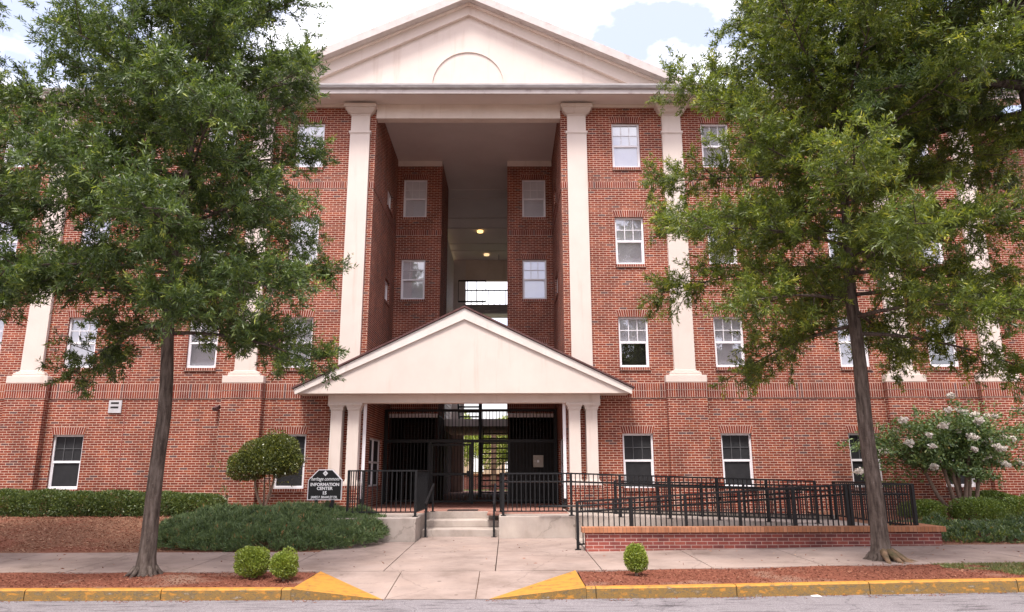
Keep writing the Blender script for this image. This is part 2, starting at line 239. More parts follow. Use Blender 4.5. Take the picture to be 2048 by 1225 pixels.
# ---------------------------------------------------------------- mesh building
class MB:
    def __init__(s): s.v = []; s.f = []; s.uv = []
    def face(s, pts, uv=None):
        b = len(s.v); s.v += [tuple(p) for p in pts]; s.f.append(tuple(range(b, b+len(pts))))
        if uv is None:
            a, c, d = Vector(pts[0]), Vector(pts[1]), Vector(pts[2]); n = (c-a).cross(d-a)
            ax = max(range(3), key=lambda i: abs(n[i]))
            uv = [(p[0], p[2]) if ax == 1 else (p[1], p[2]) if ax == 0 else (p[0], p[1]) for p in pts]
        s.uv.append(uv); return s
    def box(s, x0, x1, y0, y1, z0, z1, swap=None):
        P = lambda x, y, z: (x, y, z)
        fs = [[P(x0,y0,z0),P(x1,y0,z0),P(x1,y0,z1),P(x0,y0,z1)], [P(x1,y1,z0),P(x0,y1,z0),P(x0,y1,z1),P(x1,y1,z1)],
              [P(x0,y1,z0),P(x0,y0,z0),P(x0,y0,z1),P(x0,y1,z1)], [P(x1,y0,z0),P(x1,y1,z0),P(x1,y1,z1),P(x1,y0,z1)],
              [P(x0,y0,z1),P(x1,y0,z1),P(x1,y1,z1),P(x0,y1,z1)], [P(x0,y1,z0),P(x1,y1,z0),P(x1,y0,z0),P(x0,y0,z0)]]
        for k, f in enumerate(fs):
            if swap is not None:      # soldier / rowlock courses: bricks stand on end
                if k < 2: uv = [(p[2]-swap, p[0]) for p in f]
                elif k < 4: uv = [(p[2]-swap, p[1]) for p in f]
                else: uv = [(p[1]-y0, p[0]) for p in f]
                s.face(f, uv)
            else: s.face(f)
        return s
    def prism(s, prof, y0, y1):       # profile in x,z, extruded along y
        n = len(prof)
        s.face([(x, y0, z) for x, z in prof]); s.face([(x, y1, z) for x, z in reversed(prof)])
        for i in range(n):
            a, b = prof[i], prof[(i+1) % n]
            s.face([(a[0],y1,a[1]),(b[0],y1,b[1]),(b[0],y0,b[1]),(a[0],y0,a[1])][::-1])
        return s
    def bar(s, p, q, w, h=None):      # rectangular bar between two points
        p, q = Vector(p), Vector(q); d = (q-p).normalized(); h = h or w
        up = Vector((0,0,1)) if abs(d.z) < .95 else Vector((0,1,0))
        sd = d.cross(up).normalized(); u = sd.cross(d)
        c = [sd*(w/2)*a+u*(h/2)*b for a, b in ((-1,-1),(1,-1),(1,1),(-1,1))]
        for i in range(4): s.face([p+c[i], q+c[i], q+c[(i+1)%4], p+c[(i+1)%4]][::-1])
        s.face([p+x for x in c]); s.face([q+x for x in reversed(c)])
        return s
    def tube(s, pts, rad, n=8, cap=True):
        rings = []; pts = [Vector(p) for p in pts]
        ref = Vector((1,0,0))
        for i, p in enumerate(pts):
            d = (pts[min(i+1, len(pts)-1)]-pts[max(i-1, 0)]).normalized()
            a = (ref-d*ref.dot(d))
            if a.length < .05: a = Vector((0,1,0))-d*d.y
            a.normalize(); b = d.cross(a)
            r = rad[i] if isinstance(rad, (list, tuple)) else rad
            base = len(s.v)
            for k in range(n):
                t = 2*math.pi*k/n; s.v.append(tuple(p+(a*math.cos(t)+b*math.sin(t))*r))
            rings.append(base)
        for i in range(len(rings)-1):
            for k in range(n):
                a, b = rings[i], rings[i+1]
                s.f.append((a+k, a+(k+1)%n, b+(k+1)%n, b+k)); s.uv.append([(0,0)]*4)
        if cap:
            s.f.append(tuple(rings[-1]+k for k in range(n))); s.uv.append([(0,0)]*n)
            s.f.append(tuple(rings[0]+k for k in reversed(range(n)))); s.uv.append([(0,0)]*n)
        return s
    def disc(s, c, r, h, n=20):
        pts = [(c[0]+r*math.cos(2*math.pi*k/n), c[1]+r*math.sin(2*math.pi*k/n)) for k in range(n)]
        s.face([(x,y,c[2]+h) for x,y in pts]); s.face([(x,y,c[2]) for x,y in reversed(pts)])
        for k in range(n):
            a, b = pts[k], pts[(k+1)%n]; s.face([(a[0],a[1],c[2]),(b[0],b[1],c[2]),(b[0],b[1],c[2]+h),(a[0],a[1],c[2]+h)])
        return s
    def mesh(s, name, mat):
        me = bpy.data.meshes.new(name); me.from_pydata(s.v, [], s.f)
        u = me.uv_layers.new(name='UVMap'); flat = np.array([c for f in s.uv for p in f for c in p], dtype=np.float32)
        u.data.foreach_set('uv', flat); me.materials.append(mat); me.update()
        return me
    def build(s, name, mat, parent=None, smooth=False, bevel=0):
        me = s.mesh(name, mat)
        if smooth: me.polygons.foreach_set('use_smooth', [True]*len(me.polygons))
        return link(name, me, parent, bevel)
def link(name, me, parent=None, bevel=0):
    o = bpy.data.objects.new(name, me); COL.objects.link(o)
    if parent is not None: o.parent = parent
    if bevel:
        md = o.modifiers.new('w', 'WELD'); md.merge_threshold = .0005
        b = o.modifiers.new('b', 'BEVEL'); b.width = bevel; b.segments = 2; b.limit_method = 'ANGLE'
    return o
def tag(o, label=None, cat=None, group=None, kind=None):
    if label: o['label'] = label
    if cat: o['category'] = cat
    if group: o['group'] = group
    if kind: o['kind'] = kind
    return o
def thing(name, label, cat, loc=(0,0,0), group=None):
    o = bpy.data.objects.new(name, None); COL.objects.link(o); o.location = loc; o.empty_display_size = .2
    return tag(o, label, cat, group)
def copy_thing(o, loc=None, rotz=None, label=None, parent=None):
    c = o.copy(); COL.objects.link(c)
    if parent is not None: c.parent = parent
    if loc is not None: c.location = loc
    if rotz is not None: c.rotation_euler = (0,0,rotz)
    if label: c['label'] = label
    for ch in o.children:
        copy_thing(ch, parent=c)
    return c
rng = np.random.default_rng(11)
def leaves_mesh(name, P, D, L, W, tint, mat, flat=.0):
    """One mesh of many small pointed leaves: P roots, D directions."""
    n = len(P); D = D/np.linalg.norm(D, axis=1, keepdims=True)
    rnd = rng.normal(size=(n,3)); rnd[:,2] *= (1-flat)
    S = np.cross(D, rnd if flat == 0 else np.array([0,0,1.])+rnd*.5); S /= np.linalg.norm(S, axis=1, keepdims=True)+1e-9
    L = np.broadcast_to(L, (n,))[:,None]; W = np.broadcast_to(W, (n,))[:,None]
    V = np.empty((n,4,3), np.float32)
    V[:,0] = P; V[:,1] = P+D*L*.45+S*W*.5; V[:,2] = P+D*L; V[:,3] = P+D*L*.45-S*W*.5
    me = bpy.data.meshes.new(name); me.vertices.add(n*4); me.vertices.foreach_set('co', V.ravel())
    me.loops.add(n*4); me.loops.foreach_set('vertex_index', np.arange(n*4, dtype=np.int32))
    me.polygons.add(n); me.polygons.foreach_set('loop_start', np.arange(0, n*4, 4, dtype=np.int32)); me.polygons.foreach_set('loop_total', np.full(n, 4, np.int32))
    at = me.attributes.new('tint', 'FLOAT', 'POINT'); at.data.foreach_set('value', np.repeat(tint, 4).astype(np.float32))
    me.materials.append(mat); me.update(); me.validate()
    return me

# ---------------------------------------------------------------- ground
def smooth(a, b, x):
    t = min(1, max(0, (x-a)/(b-a))); return t*t*(3-2*t)
def rise(x): return .1*smooth(1.5, 10, x)
YS = [(-60,-.1),(-13,0.04),(-9.75,0.),(-9.749,.0),(-8.1,.17),(-5.6,.22),(-2.8,.255),(0,.3)]
def sidewalk_z(x, y):
    y0 = np.interp(y, [-9.75,-8.1,-5.6,-2.8,0], [.145,.17,.215,.255,.3]); return float(y0)+rise(x)
def bed_z(x, y):          # planted slopes against the building
    if x < 0: return float(np.interp(y, [-5.6,-4.9,-2.2,0], [.215,.26,.66,.74]))
    return float(np.interp(y, [-5.5,-5.0,-1.3,0], [.215,.28,.50,.56]))+rise(x)
def sheet(name, xs, ys, zf, mat, kind='structure', jitter=0., skirt=.25):
    mb = MB(); idx = {}
    for i, x in enumerate(xs):
        for j, y in enumerate(ys):
            inner = 0 < i < len(xs)-1 and 0 < j < len(ys)-1
            idx[i,j] = len(mb.v); mb.v.append((x, y, zf(x, y)+(random.uniform(-jitter, jitter) if inner else 0)))
    for i in range(len(xs)-1):
        for j in range(len(ys)-1):
            q = (idx[i,j], idx[i+1,j], idx[i+1,j+1], idx[i,j+1]); mb.f.append(q); mb.uv.append([(mb.v[k][0], mb.v[k][1]) for k in q])
    o = mb.build(name, mat, smooth=True); tag(o, kind=kind); return o
lin = lambda a, b, n: [a+(b-a)*i/n for i in range(n+1)]
# base ground far out to the horizon, below everything
tag(MB().face([(-400,-400,-.30),(400,-400,-.30),(400,600,-.30),(-400,600,-.30)]).build('ground', M['soil']), kind='structure')
road_z = lambda x, y: rise(x)*.75 + float(np.interp(y, [-60,-26,-14,-9.75],[0,0,.05,0.]))
sheet('road', lin(-60,60,60), [-26,-22,-18,-14,-12,-11,-10.4,-9.7], road_z, M['asphalt'])
sheet('far_pavement', lin(-60,60,12), [-34,-30,-26.0], lambda x,y: .14, M['sidewalk'])
# planting strip between kerb and sidewalk
strip_z = lambda x, y: sidewalk_z(x, y)-.012
sheet('mulch_strip', lin(-26,-1.86,60), lin(-9.6,-8.1,9), lambda x,y: strip_z(x,y)+.012*math.sin(x*3.1+y*5), M['mulch'], jitter=.008)
sheet('mulch_strip', lin(2.33,30,70), lin(-9.6,-8.1,9), lambda x,y: strip_z(x,y)+.012*math.sin(x*2.7+y*5), M['mulch'], jitter=.008)
# sidewalk slabs with tooled joints (one concrete pavement)
sw = MB()
def slab(x0, x1, y0, y1, zf, th=.12):
    nx = max(1, int((x1-x0)/.9)); g = .008
    x0 += g; x1 -= g; y0 += g; y1 -= g
    for i in range(nx):
        a, b = x0+(x1-x0)*i/nx, x0+(x1-x0)*(i+1)/nx
        sw.face([(a,y0,zf(a,y0)),(b,y0,zf(b,y0)),(b,y1,zf(b,y1)),(a,y1,zf(a,y1))])
        sw.face([(a,y0,zf(a,y0)-th),(b,y0,zf(b,y0)-th),(b,y0,zf(b,y0)),(a,y0,zf(a,y0))])
    for x in (x0, x1): sw.face([(x,y1,zf(x,y1)-th),(x,y0,zf(x,y0)-th),(x,y0,zf(x,y0)),(x,y1,zf(x,y1))])
    sw.face([(x0,y1,zf(x0,y1)-th),(x0,y1,zf(x0,y1)),(x1,y1,zf(x1,y1)),(x1,y1,zf(x1,y1)-th)])
JX = [-26.0+1.82*k for k in range(13)]+[-2.5,-.82,1.0,2.74]+[2.74+1.82*k for k in range(1,16)]
JX = sorted(x for x in JX if x < -3 or x > -2.6)
for a, b in zip(JX, JX[1:]): slab(a, b, -8.1, -5.62, sidewalk_z)
slab(-2.5,-.82,-5.62,-3.9,sidewalk_z); slab(-.82,1.0,-5.62,-2.7,sidewalk_z); slab(1.0,2.74,-5.62,-3.25,sidewalk_z)
for a, b in [(-.5,.75)]: pass
tag(sw.build('sidewalk', M['sidewalk']), kind='structure')
# kerb ramp: apron with two painted flares
ap = MB()
def apz(x, y): return float(np.interp(y, [-9.75,-8.11],[.006,.168]))
def apx(y, s): 
    t = (y+9.75)/1.64
    return (-.55+(-1.82+.55)*t) if s < 0 else (.94+(2.29-.94)*t)
yy = lin(-9.75,-8.11,4)
cuts = [lambda y: apx(y,-1), lambda y: -.52, lambda y: .75, lambda y: apx(y,1)]
for k in range(3):
    for a, b in zip(yy, yy[1:]):
        g0 = .006 if k else 0; g1 = .006 if k < 2 else 0
        l = lambda y: max(cuts[k](y), cuts[0](y)) if k == 1 else cuts[k](y)
        r_ = lambda y: min(cuts[k+1](y), cuts[3](y)) if k == 1 else cuts[k+1](y)
        ap.face([(l(a)+g0,a,apz(0,a)),(r_(a)-g1,a,apz(0,a)),(r_(b)-g1,b,apz(0,b)),(l(b)+g0,b,apz(0,b))])
tag(ap.build('kerb_ramp', M['sidewalk']), kind='structure')
tag(MB().face([(-1.9,-9.76,-.02),(2.4,-9.76,-.02),(2.4,-8.05,.13),(-1.9,-8.05,.13)]).build('ramp_bedding', M['soil']), kind='structure')
fl = MB()
def flare(ax, tx):        # ax: full-height side, tx: tapered tip
    A = (ax,-9.75,.15+rise(ax)); B = (tx,-9.755,.008); C = (ax,-8.13,.176+rise(ax)); A0 = (ax,-9.75,-.05); B0 = (tx,-9.755,-.05); C0=(ax,-8.13,-.05)
    if ax < tx: fl.face([A,B,C]); fl.face([A0,B0,B,A]); fl.face([B0,C0,C,B])
    else: fl.face([B,A,C]); fl.face([B0,A0,A,B]); fl.face([C0,B0,B,C])
flare(-1.83,-.55); flare(2.3,.94)
tag(fl.build('painted_kerb_flares', M['yellow']), kind='structure')
# kerb: painted stones
kb = MB()
def kerb(x0, x1):
    n = max(1, int((x1-x0)/.8)); x0 += .006; x1 -= .006
    for i in range(n):
        a, b = x0+(x1-x0)*i/n, x0+(x1-x0)*(i+1)/n
        za, zb = .15+rise(a), .15+rise(b); wa = .006*math.sin(a*7); wb = .006*math.sin(b*7)
        F0, F1 = (a,-9.75,-.06), (b,-9.75,-.06); U0, U1 = (a,-9.735+wa,za-.02), (b,-9.735+wb,zb-.02); T0, T1 = (a,-9.715,za), (b,-9.715,zb); K0, K1 = (a,-9.59,za), (b,-9.59,zb)
        kb.face([F0,F1,U1,U0]); kb.face([U0,U1,T1,T0]); kb.face([T0,T1,K1,K0]); kb.face([K0,K1,(b,-9.59,-.06),(a,-9.59,-.06)])
        if i == 0: kb.face([F0,U0,T0,K0,(a,-9.59,-.06)])
        if i == n-1: kb.face([F1,(b,-9.59,-.06),K1,T1,U1])
for a, b in [(-26,-22.4),(-22.4,-18.8),(-18.8,-15.2),(-15.2,-11.6),(-11.6,-8.6),(-8.6,-5.55),(-5.55,-3.65),(-3.65,-1.97),(-1.97,-1.83),(2.3,2.44),(2.44,4.42),(4.42,6.3),(6.3,8.4),(8.4,11.4),(11.4,15),(15,19),(19,26)]: kerb(a, b)
tag(kb.build('kerb', M['yellow']), kind='structure')
# planted beds
sheet('leaf_litter_bed', lin(-26,-2.5,70), lin(-5.62,0.02,20), lambda x,y: bed_z(x,y)-.004, M['litter'], jitter=.02)
sheet('shrub_bed', lin(9.42,30,60), lin(-5.62,0.02,20), lambda x,y: bed_z(x,y)-.004, M['litter'], jitter=.02)
sheet('courtyard_lawn', lin(-30,30,10), [19,25,30,40,60], lambda x,y: .70, M['lawn'])
tag(MB().box(-3.2,3.2,.02,19,.5,.735).build('passage_floor', M['paver']), kind='structure')

# ---------------------------------------------------------------- the building
B = thing('dormitory_building', 'four storey red brick residence hall with cream pilasters, white pediment and tall open breezeway', 'building')
FL = [1.29, 4.637, 7.70, 10.77]; WH = 1.478; WW = .857
WXF = {4.85:[0,1,2,3], 7.61:[0,1,2,3], 11.2:[0,1,2,3], 13.78:[0,1,2,3], -4.85:[0,1,2,3], -7.56:[1,2,3], -11.05:[0,1,2,3], -13.75:[0,1,2,3], -16.6:[0,1,2,3]}
holes = [(x-WW/2, x+WW/2, FL[k], FL[k]+WH) for x, ks in WXF.items() for k in ks]
def wall(mb, x0, x1, z0, z1, y, holes, reveal=.1, flip=False, axis='y'):
    """Wall sheet facing -y (or +-x) with rectangular openings and their reveals."""
    hs = [h for h in holes if h[0] < x1 and h[1] > x0]
    xs = sorted({x0, x1, *[c for h in hs for c in h[:2] if x0 < c < x1]}); zs = sorted({z0, z1, *[c for h in hs for c in h[2:] if z0 < c < z1]})
    def pt(a, d, z): return (a, y+d, z) if axis == 'y' else (y+d*(1 if flip else -1), a, z)
    for a, b in zip(xs, xs[1:]):
        for c, d in zip(zs, zs[1:]):
            mx, mz = (a+b)/2, (c+d)/2
            if any(h[0] < mx < h[1] and h[2] < mz < h[3] for h in hs): continue
            q = [pt(a,0,c), pt(b,0,c), pt(b,0,d), pt(a,0,d)]; mb.face(q[::-1] if flip and axis == 'x' else q)
    for h in hs:
        a, b, c, d = h
        for p, q in (((a,c),(a,d)), ((a,d),(b,d)), ((b,d),(b,c)), ((b,c),(a,c))):
            mb.face([pt(p[0],0,p[1]), pt(q[0],0,q[1]), pt(q[0],reveal,q[1]), pt(p[0],reveal,p[1])])
HW = 2.84; YR = 4.43; PI_ = 1.2
ZT = 12.77
wl = MB(); wall(wl, -19.5, -HW, -.3, ZT, 0, holes); wl.box(-19.5,-19.3,.02,13,-.3,ZT)
wl.build('brick_wall', M['brick'], B)
wl = MB(); wall(wl, HW, 15.62, -.3, ZT, 0, holes); wl.face([(15.62,0,-.3),(15.62,13,-.3),(15.62,13,ZT),(15.62,0,ZT)])
wl.build('brick_wall', M['brick'], B)
sideh = {-1: [(2.45,3.5,10.5,11.2),(2.6,3.5,7.27,8.02),(1.0,3.1,1.31,2.73)], 1: [(2.4,3.5,10.55,11.35),(2.3,3.5,7.4,8.2),(1.0,3.1,1.31,2.73)]}
for sgn in (-1, 1):
    w = MB(); wall(w, 0, YR, .5, 12.98, sgn*HW, sideh[sgn], flip=(sgn > 0), axis='x'); w.build('recess_side_wall', M['brick'], B)
FWX = 2.175
for sgn in (-1, 1):
    a, b = sorted((sgn*PI_, sgn*HW)); w = MB()
    wall(w, a, b, 3.67, 12.77, YR, [(sgn*FWX-WW/2, sgn*FWX+WW/2, FL[k], FL[k]+WH) for k in (1,2,3)])
    w.face([(sgn*PI_,YR,3.67),(sgn*PI_,7.2,3.67),(sgn*PI_,7.2,12.98),(sgn*PI_,YR,12.98)])
    w.build('recess_back_wall', M['brick'], B)
    MB().box(a-.0, b, YR-.025, YR+.06, 12.77, 12.98).build('recess_trim', M['cream_trim'], B)
    MB().box(a, b, YR-.012, YR+.06, 3.545, 3.668).build('steel_lintel', M['white'], B)
    wd = MB(); wall(wd, a, b, .5, 3.6, 7.3, []); wd.build('lobby_wall', M['shade_brick'], B)
    wd = MB(); wd.box(sgn*2.84-.05, sgn*2.84+.05, YR+.06, 7.3, .5, 3.6); wd.build('lobby_wall', M['shade_brick'], B)
    x0_, x1_ = sorted((sgn*1.2, sgn*1.25)); MB().box(x0_, x1_, YR+.06, 7.29, .5, 3.6).build('lobby_wall', M['shade_brick'], B)
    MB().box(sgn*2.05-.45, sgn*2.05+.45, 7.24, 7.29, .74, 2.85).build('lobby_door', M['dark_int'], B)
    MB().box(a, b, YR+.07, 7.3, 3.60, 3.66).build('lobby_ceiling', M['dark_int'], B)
# soldier and rowlock bands
def band(name, segs, y, z0, z1, proud):
    for a, b in segs: MB().box(a, b, y-proud, y+.02, z0, z1, swap=z0).build(name, M['soldier'], B)
PX = [(3.335,1.0),(6.26,1.12),(12.48,1.12),(15.14,1.05)]
LX = [-3.315,-6.25,-12.3,-15.1]
cut = sorted([-19.5]+LX+[-HW])
segs = [(-19.5,LX[3]-.55),(LX[3]+.55,LX[2]-.56),(LX[2]+.56,LX[1]-.56),(LX[1]+.56,-HW)]
segsR = [(HW,6.26-.56),(6.26+.56,12.48-.56),(12.48+.56,15.14-.53)]
band('soldier_band', segs+segsR, 0, 3.767, 3.972, .022); band('soldier_band', segs+segsR, 0, 3.978, 4.183, .018)
band('soldier_band', [(-19.5,-HW),(HW,15.6)], 0, 10.10, 10.305, .012)
for sgn in (-1,1):
    a, b = sorted((sgn*(PI_-.015), sgn*(HW-.005))); band('soldier_band', [(a,b)], YR, 10.08, 10.285, .014); band('soldier_band', [(a,b)], YR, 3.68, 4.08, .012)
    x0, x1 = sorted((sgn*HW, sgn*(HW-.02))); MB().box(x0,x1,.03,YR-.02,10.1,10.305,swap=10.1).build('soldier_band', M['soldier'], B)
    MB().box(x0,x1,.03,YR-.02,3.767,4.183,swap=3.767).build('soldier_band', M['soldier'], B)
# brick piers and cream pilasters
def stack(mb, cx, prof, yb=0.):     # prof: (z0, z1, half width, proud)
    for z0, z1, h, p in prof: mb.box(cx-h, cx+h, yb-p, yb+.03, z0, z1)
def pilaster(cx, pier=True, low=4.19):
    if pier:
        MB().box(cx-.56, cx+.56, -.19, .0, -.3, 3.765).build('brick_pier', M['brick'], B)
        MB().box(cx-.565, cx+.565, -.205, .0, 3.767, 3.972, swap=3.767).build('soldier_band', M['soldier'], B)
        MB().box(cx-.57, cx+.57, -.212, .0, 3.975, 4.183, swap=3.975).build('soldier_band', M['soldier'], B)
    sh = MB(); stack(sh, cx, [(4.55,11.86,.30,.10),(11.86,12.46,.285,.095)]); p = sh.build('pilaster', M['cream'], B)
    nb = MB(); stack(nb, cx, [(11.84,11.87,.315,.112),(11.87,11.93,.335,.13)]); nb.build('pilaster_necking', M['cream'], p)
    b = MB(); stack(b, cx, [(4.19,4.395,.58,.21),(4.395,4.43,.455,.17),(4.43,4.485,.445,.165),(4.485,4.52,.40,.14),(4.52,4.552,.335,.115)]); b.build('pilaster_base', M['cream'], p, bevel=.012)
    c = MB(); stack(c, cx, [(12.46,12.50,.31,.115)])
    n = 6
    for i in range(n):
        t0, t1 = i/n, (i+1)/n; stack(c, cx, [(12.50+.165*t0, 12.50+.165*t1+.0005, .315+.13*math.sin(t1*math.pi/2), .12+.13*math.sin(t1*math.pi/2))])
    stack(c, cx, [(12.668,12.79,.49,.28)]); c.build('pilaster_capital', M['cream'], p, bevel=.006)
for x in (3.335, -3.315): pilaster(x, pier=False)
for x in (6.26, 12.48, 15.14, -6.25, -12.3, -15.1): pilaster(x)
# windows
def window_parts(w, h, lites=True):
    fr = MB(); t = .05
    fr.box(-w/2, w/2, -.03, .05, -h/2, -h/2+t); fr.box(-w/2, w/2, -.03, .05, h/2-t, h/2)
    fr.box(-w/2, -w/2+t, -.03, .05, -h/2+t, h/2-t); fr.box(w/2-t, w/2, -.03, .05, -h/2+t, h/2-t)
    fr.box(-w/2+t, w/2-t, -.022, .03, -.03, .03)
    s = .022
    fr.box(-w/2+t, -w/2+t+s, -.015, .03, -h/2+t, -.03); fr.box(w/2-t-s, w/2-t, -.015, .03, -h/2+t, -.03); fr.box(-w/2+t+s, w/2-t-s, -.015, .03, -h/2+t, -h/2+t+.028)
    return fr
FR_W = window_parts(WW, WH).mesh('window', M['white'])
mu = MB(); iw = WW-.1
for k in (1,2): x = -iw/2+iw*k/3; mu.box(x-.009, x+.009, -.004, .008, .03, WH/2-.05)
mu.box(-iw/2, iw/2, -.006, .006, WH/4-.01-.009, WH/4-.01+.009)
MU = mu.mesh('muntin', M['white']); MUD = mu.mesh('muntin', M['dull'])
PANE = MB().face([(-iw/2,.018,-WH/2+.05),(iw/2,.018,-WH/2+.05),(iw/2,.018,WH/2-.05),(-iw/2,.018,WH/2-.05)]).mesh('pane', M['glass'])
SCR = MB().box(-iw/2, iw/2, .012,.02,-WH/2+.05,WH/2-.05).mesh('pane', M['screen'])
BL = {}
def blind_mesh(drop):
    if drop not in BL:
        mb = MB(); z1 = WH/2-.05; z0 = z1-(WH-.1)*drop; n = max(3, int((z1-z0)/.028))
        for i in range(n):
            a, b = z1-(z1-z0)*i/n, z1-(z1-z0)*(i+1)/n
            mb.face([(-iw/2,.075,b),(iw/2,.075,b),(iw/2,.06,a),(-iw/2,.06,a)])
        mb.box(-iw/2, iw/2, .055, .08, z0-.02, z0)
        BL[drop] = mb.mesh('blind', M['blind'])
    return BL[drop]
sl = MB().box(-WW/2-.02, WW/2+.02, -.145, -.02, -.085, 0, swap=-.085)
SILL = sl.mesh('window_sill', M['soldier'])
def arch_mesh():
    mb = MB(); n = 14; wb, wt = WW/2+.01, WW/2+.07
    for k in range(n):
        a, b = -1+2*k/n, -1+2*(k+1)/n
        mb.face([(a*wb,-.112,0),(b*wb,-.112,0),(b*wt,-.112,.215),(a*wt,-.112,.215)], [(.003,k*.0667),(.003,(k+1)*.0667),(.205,(k+1)*.0667),(.205,k*.0667)])
    mb.face([(-wb,-.112,0),(-wb,-.09,0),(wb,-.09,0),(wb,-.112,0)])
    return mb.mesh('brick_arch', M['soldier'])
ARCH = arch_mesh()
ROOM = MB().box(-WW/2, WW/2, .45, .46, -WH/2, WH/2).mesh('room', M['dark_int'])
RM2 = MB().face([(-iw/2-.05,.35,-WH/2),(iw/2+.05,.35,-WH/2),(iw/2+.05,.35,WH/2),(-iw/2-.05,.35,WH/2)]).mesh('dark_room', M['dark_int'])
def add_window(x, y, z, rot=0, blind=None, screen=False, arch=True):
    o = link('window', FR_W, B); o.location = (x, y+.1, z+WH/2) if rot == 0 else (x, y, z+WH/2); o.rotation_euler = (0,0,rot)
    link('muntin', MUD if screen else MU, o); link('pane', SCR if screen else PANE, o)
    if not screen:
        if blind: link('blind', blind_mesh(blind), o)
        link('dark_room', RM2, o)
    s = link('window_sill', SILL, o); s.location = (0,0,-WH/2)
    if arch: a = link('brick_arch', ARCH, o); a.location = (0,0,WH/2)
BLD = {(4.85,1):.48,(4.85,2):1.,(4.85,3):1.,(7.61,1):1.,(7.61,2):1.,(-4.85,1):1.,(-7.56,1):1.}
for x, ks in WXF.items():
    for k in ks: add_window(x, 0, FL[k], blind=BLD.get((x,k), [1.,.75,1.,1.][int(abs(x)*7+k) % 4]), screen=(k == 0))
for s in (-1,1):
    for k, b in ((1,1.),(2,1. if s > 0 else .0),(3,0.)): add_window(s*FWX, YR, FL[k], blind=b or 1.)
def plain_window(x, y0, y1, z0, z1, s, mull):
    fr = MB(); t = .05; d = .06*s
    X0, X1 = sorted((x+d*1.2, x+d*2.2))
    for a in ((y0,y1,z0,z0+t),(y0,y1,z1-t,z1),(y0,y0+t,z0+t,z1-t),(y1-t,y1,z0+t,z1-t)): fr.box(X0,X1,*a)
    if mull: fr.box(X0,X1,(y0+y1)/2-.05,(y0+y1)/2+.05,z0+t,z1-t); fr.box(X0,X1,y0+t,y1-t,(z0+z1)/2-.03,(z0+z1)/2+.03)
    w = fr.build('window', M['white'], B); xm = x+d*1.9
    MB().face([(xm,y0+t,z0+t),(xm,y1-t,z0+t),(xm,y1-t,z1-t),(xm,y0+t,z1-t)]).build('pane', M['screen'] if mull else M['blind'], w)
    X0, X1 = sorted((x-.03*s, x+.05*s)); MB().box(X0,X1,y0-.03,y1+.03,z0-.07,z0,swap=z0-.07).build('window_sill', M['soldier'], w)
for s in (-1,1):
    for (a,b,c,d) in sideh[s]: plain_window(s*HW, a, b, c, d, s, d < 3)
# recess ceiling, beam and breezeway behind
MB().box(-HW, HW, .25, 17.5, 12.985, 13.1).build('breezeway_ceiling', M['soffit'], B)
cj = MB()
for y in (7.2, 8.2, 10.6, 12, 14.4, 15.6): cj.box(-1.75, 1.75, y, y+.06, 12.955, 12.986)
cj.build('ceiling_batten', M['soffit'], B)
MB().box(-HW+.001, HW-.001, -.05, .25, 12.385, 12.86).build('beam', M['cream_trim'], B)
MB().box(-1.75,-1.66,7.29,17.3,.74,3.55).build('corridor_wall', M['shade_brick'], B); MB().box(1.64,1.75,7.29,17.3,.74,3.55).build('corridor_wall', M['shade_brick'], B)
sd = MB(); x = -1.72; z = 3.6
zz = [z+i*.2 for i in range(47)]
for a, b in zip(zz, zz[1:]): sd.face([(x+.03,7.2,a),(x+.03,17.5,a),(x,17.5,b),(x,7.2,b)]); sd.face([(x,7.2,b),(x,17.5,b),(x+.03,17.5,b),(x+.03,7.2,b)])
sd.build('siding_wall', M['siding'], B)
MB().face([(1.72,17.5,.74),(1.72,7.2,.74),(1.72,7.2,13),(1.72,17.5,13)]).build('siding_wall', M['siding'], B)
MB().box(-1.72,-1.06,17.3,17.5,.74,12.98).build('rear_wall', M['siding'], B); MB().box(-1.06,1.72,17.3,17.5,11.80,12.98).build('rear_beam', M['cream_trim'], B)
dk = MB(); dk.box(-1.05,1.72,15.2,17.35,9.75,10.0); dk.build('breezeway_deck', M['gutter'], B)
dk = MB(); dk.box(-1.72,1.72,9.5,17.35,3.55,3.85); dk.build('breezeway_deck', M['soffit'], B)
dk = MB(); dk.box(-1.72,1.72,15.2,17.35,6.7,6.95); dk.build('breezeway_deck', M['soffit'], B)
bm = MB(); bm.box(-1.05,1.72,15.05,15.2,9.5,9.95); bm.build('deck_beam', M['gutter'], B)
def simple_rail(name, pts, h, sp, parent, low=.1):
    rl = MB(); 
    for a, b in zip(pts, pts[1:]):
        a, b = Vector(a), Vector(b)
        rl.bar(a+Vector((0,0,h)), b+Vector((0,0,h)), .06); rl.bar(a+Vector((0,0,low)), b+Vector((0,0,low)), .07)
        n = int((b-a).length/sp)
        for i in range(n+1): p = a.lerp(b, i/max(n,1)); rl.bar(p+Vector((0,0,low)), p+Vector((0,0,h)), .03)
    return rl.build(name, M['black'], parent)
simple_rail('deck_railing', [(-1.05,17.2,10.3),(1.72,17.2,10.3)], .95, .3, B)
simple_rail('deck_railing', [(-1.3,15.2,10.05),(.1,15.2,10.05)], 1.2, .45, B)
st = MB(); 
for i in range(13): st.box(.1,1.3,9.4+.27*i,9.72+.27*i,.9+.225*i,.95+.225*i)
st.bar((.1,9.3,.75),(.1,13,3.75),.06,.26); st.bar((1.3,9.3,.75),(1.3,13,3.75),.06,.26); st.build('staircase', M['black'], B)
st = MB()
for i in range(9): st.box(-1.0,.0,12.9-.27*i,13.2-.27*i,3.95+.2*i,4.0+.2*i)
st.bar((-1.0,13.1,3.85),(-1.0,10.6,5.7),.06,.26); st.bar((0,13.1,3.85),(0,10.6,5.7),.06,.26)
st.build('staircase', M['black'], B)
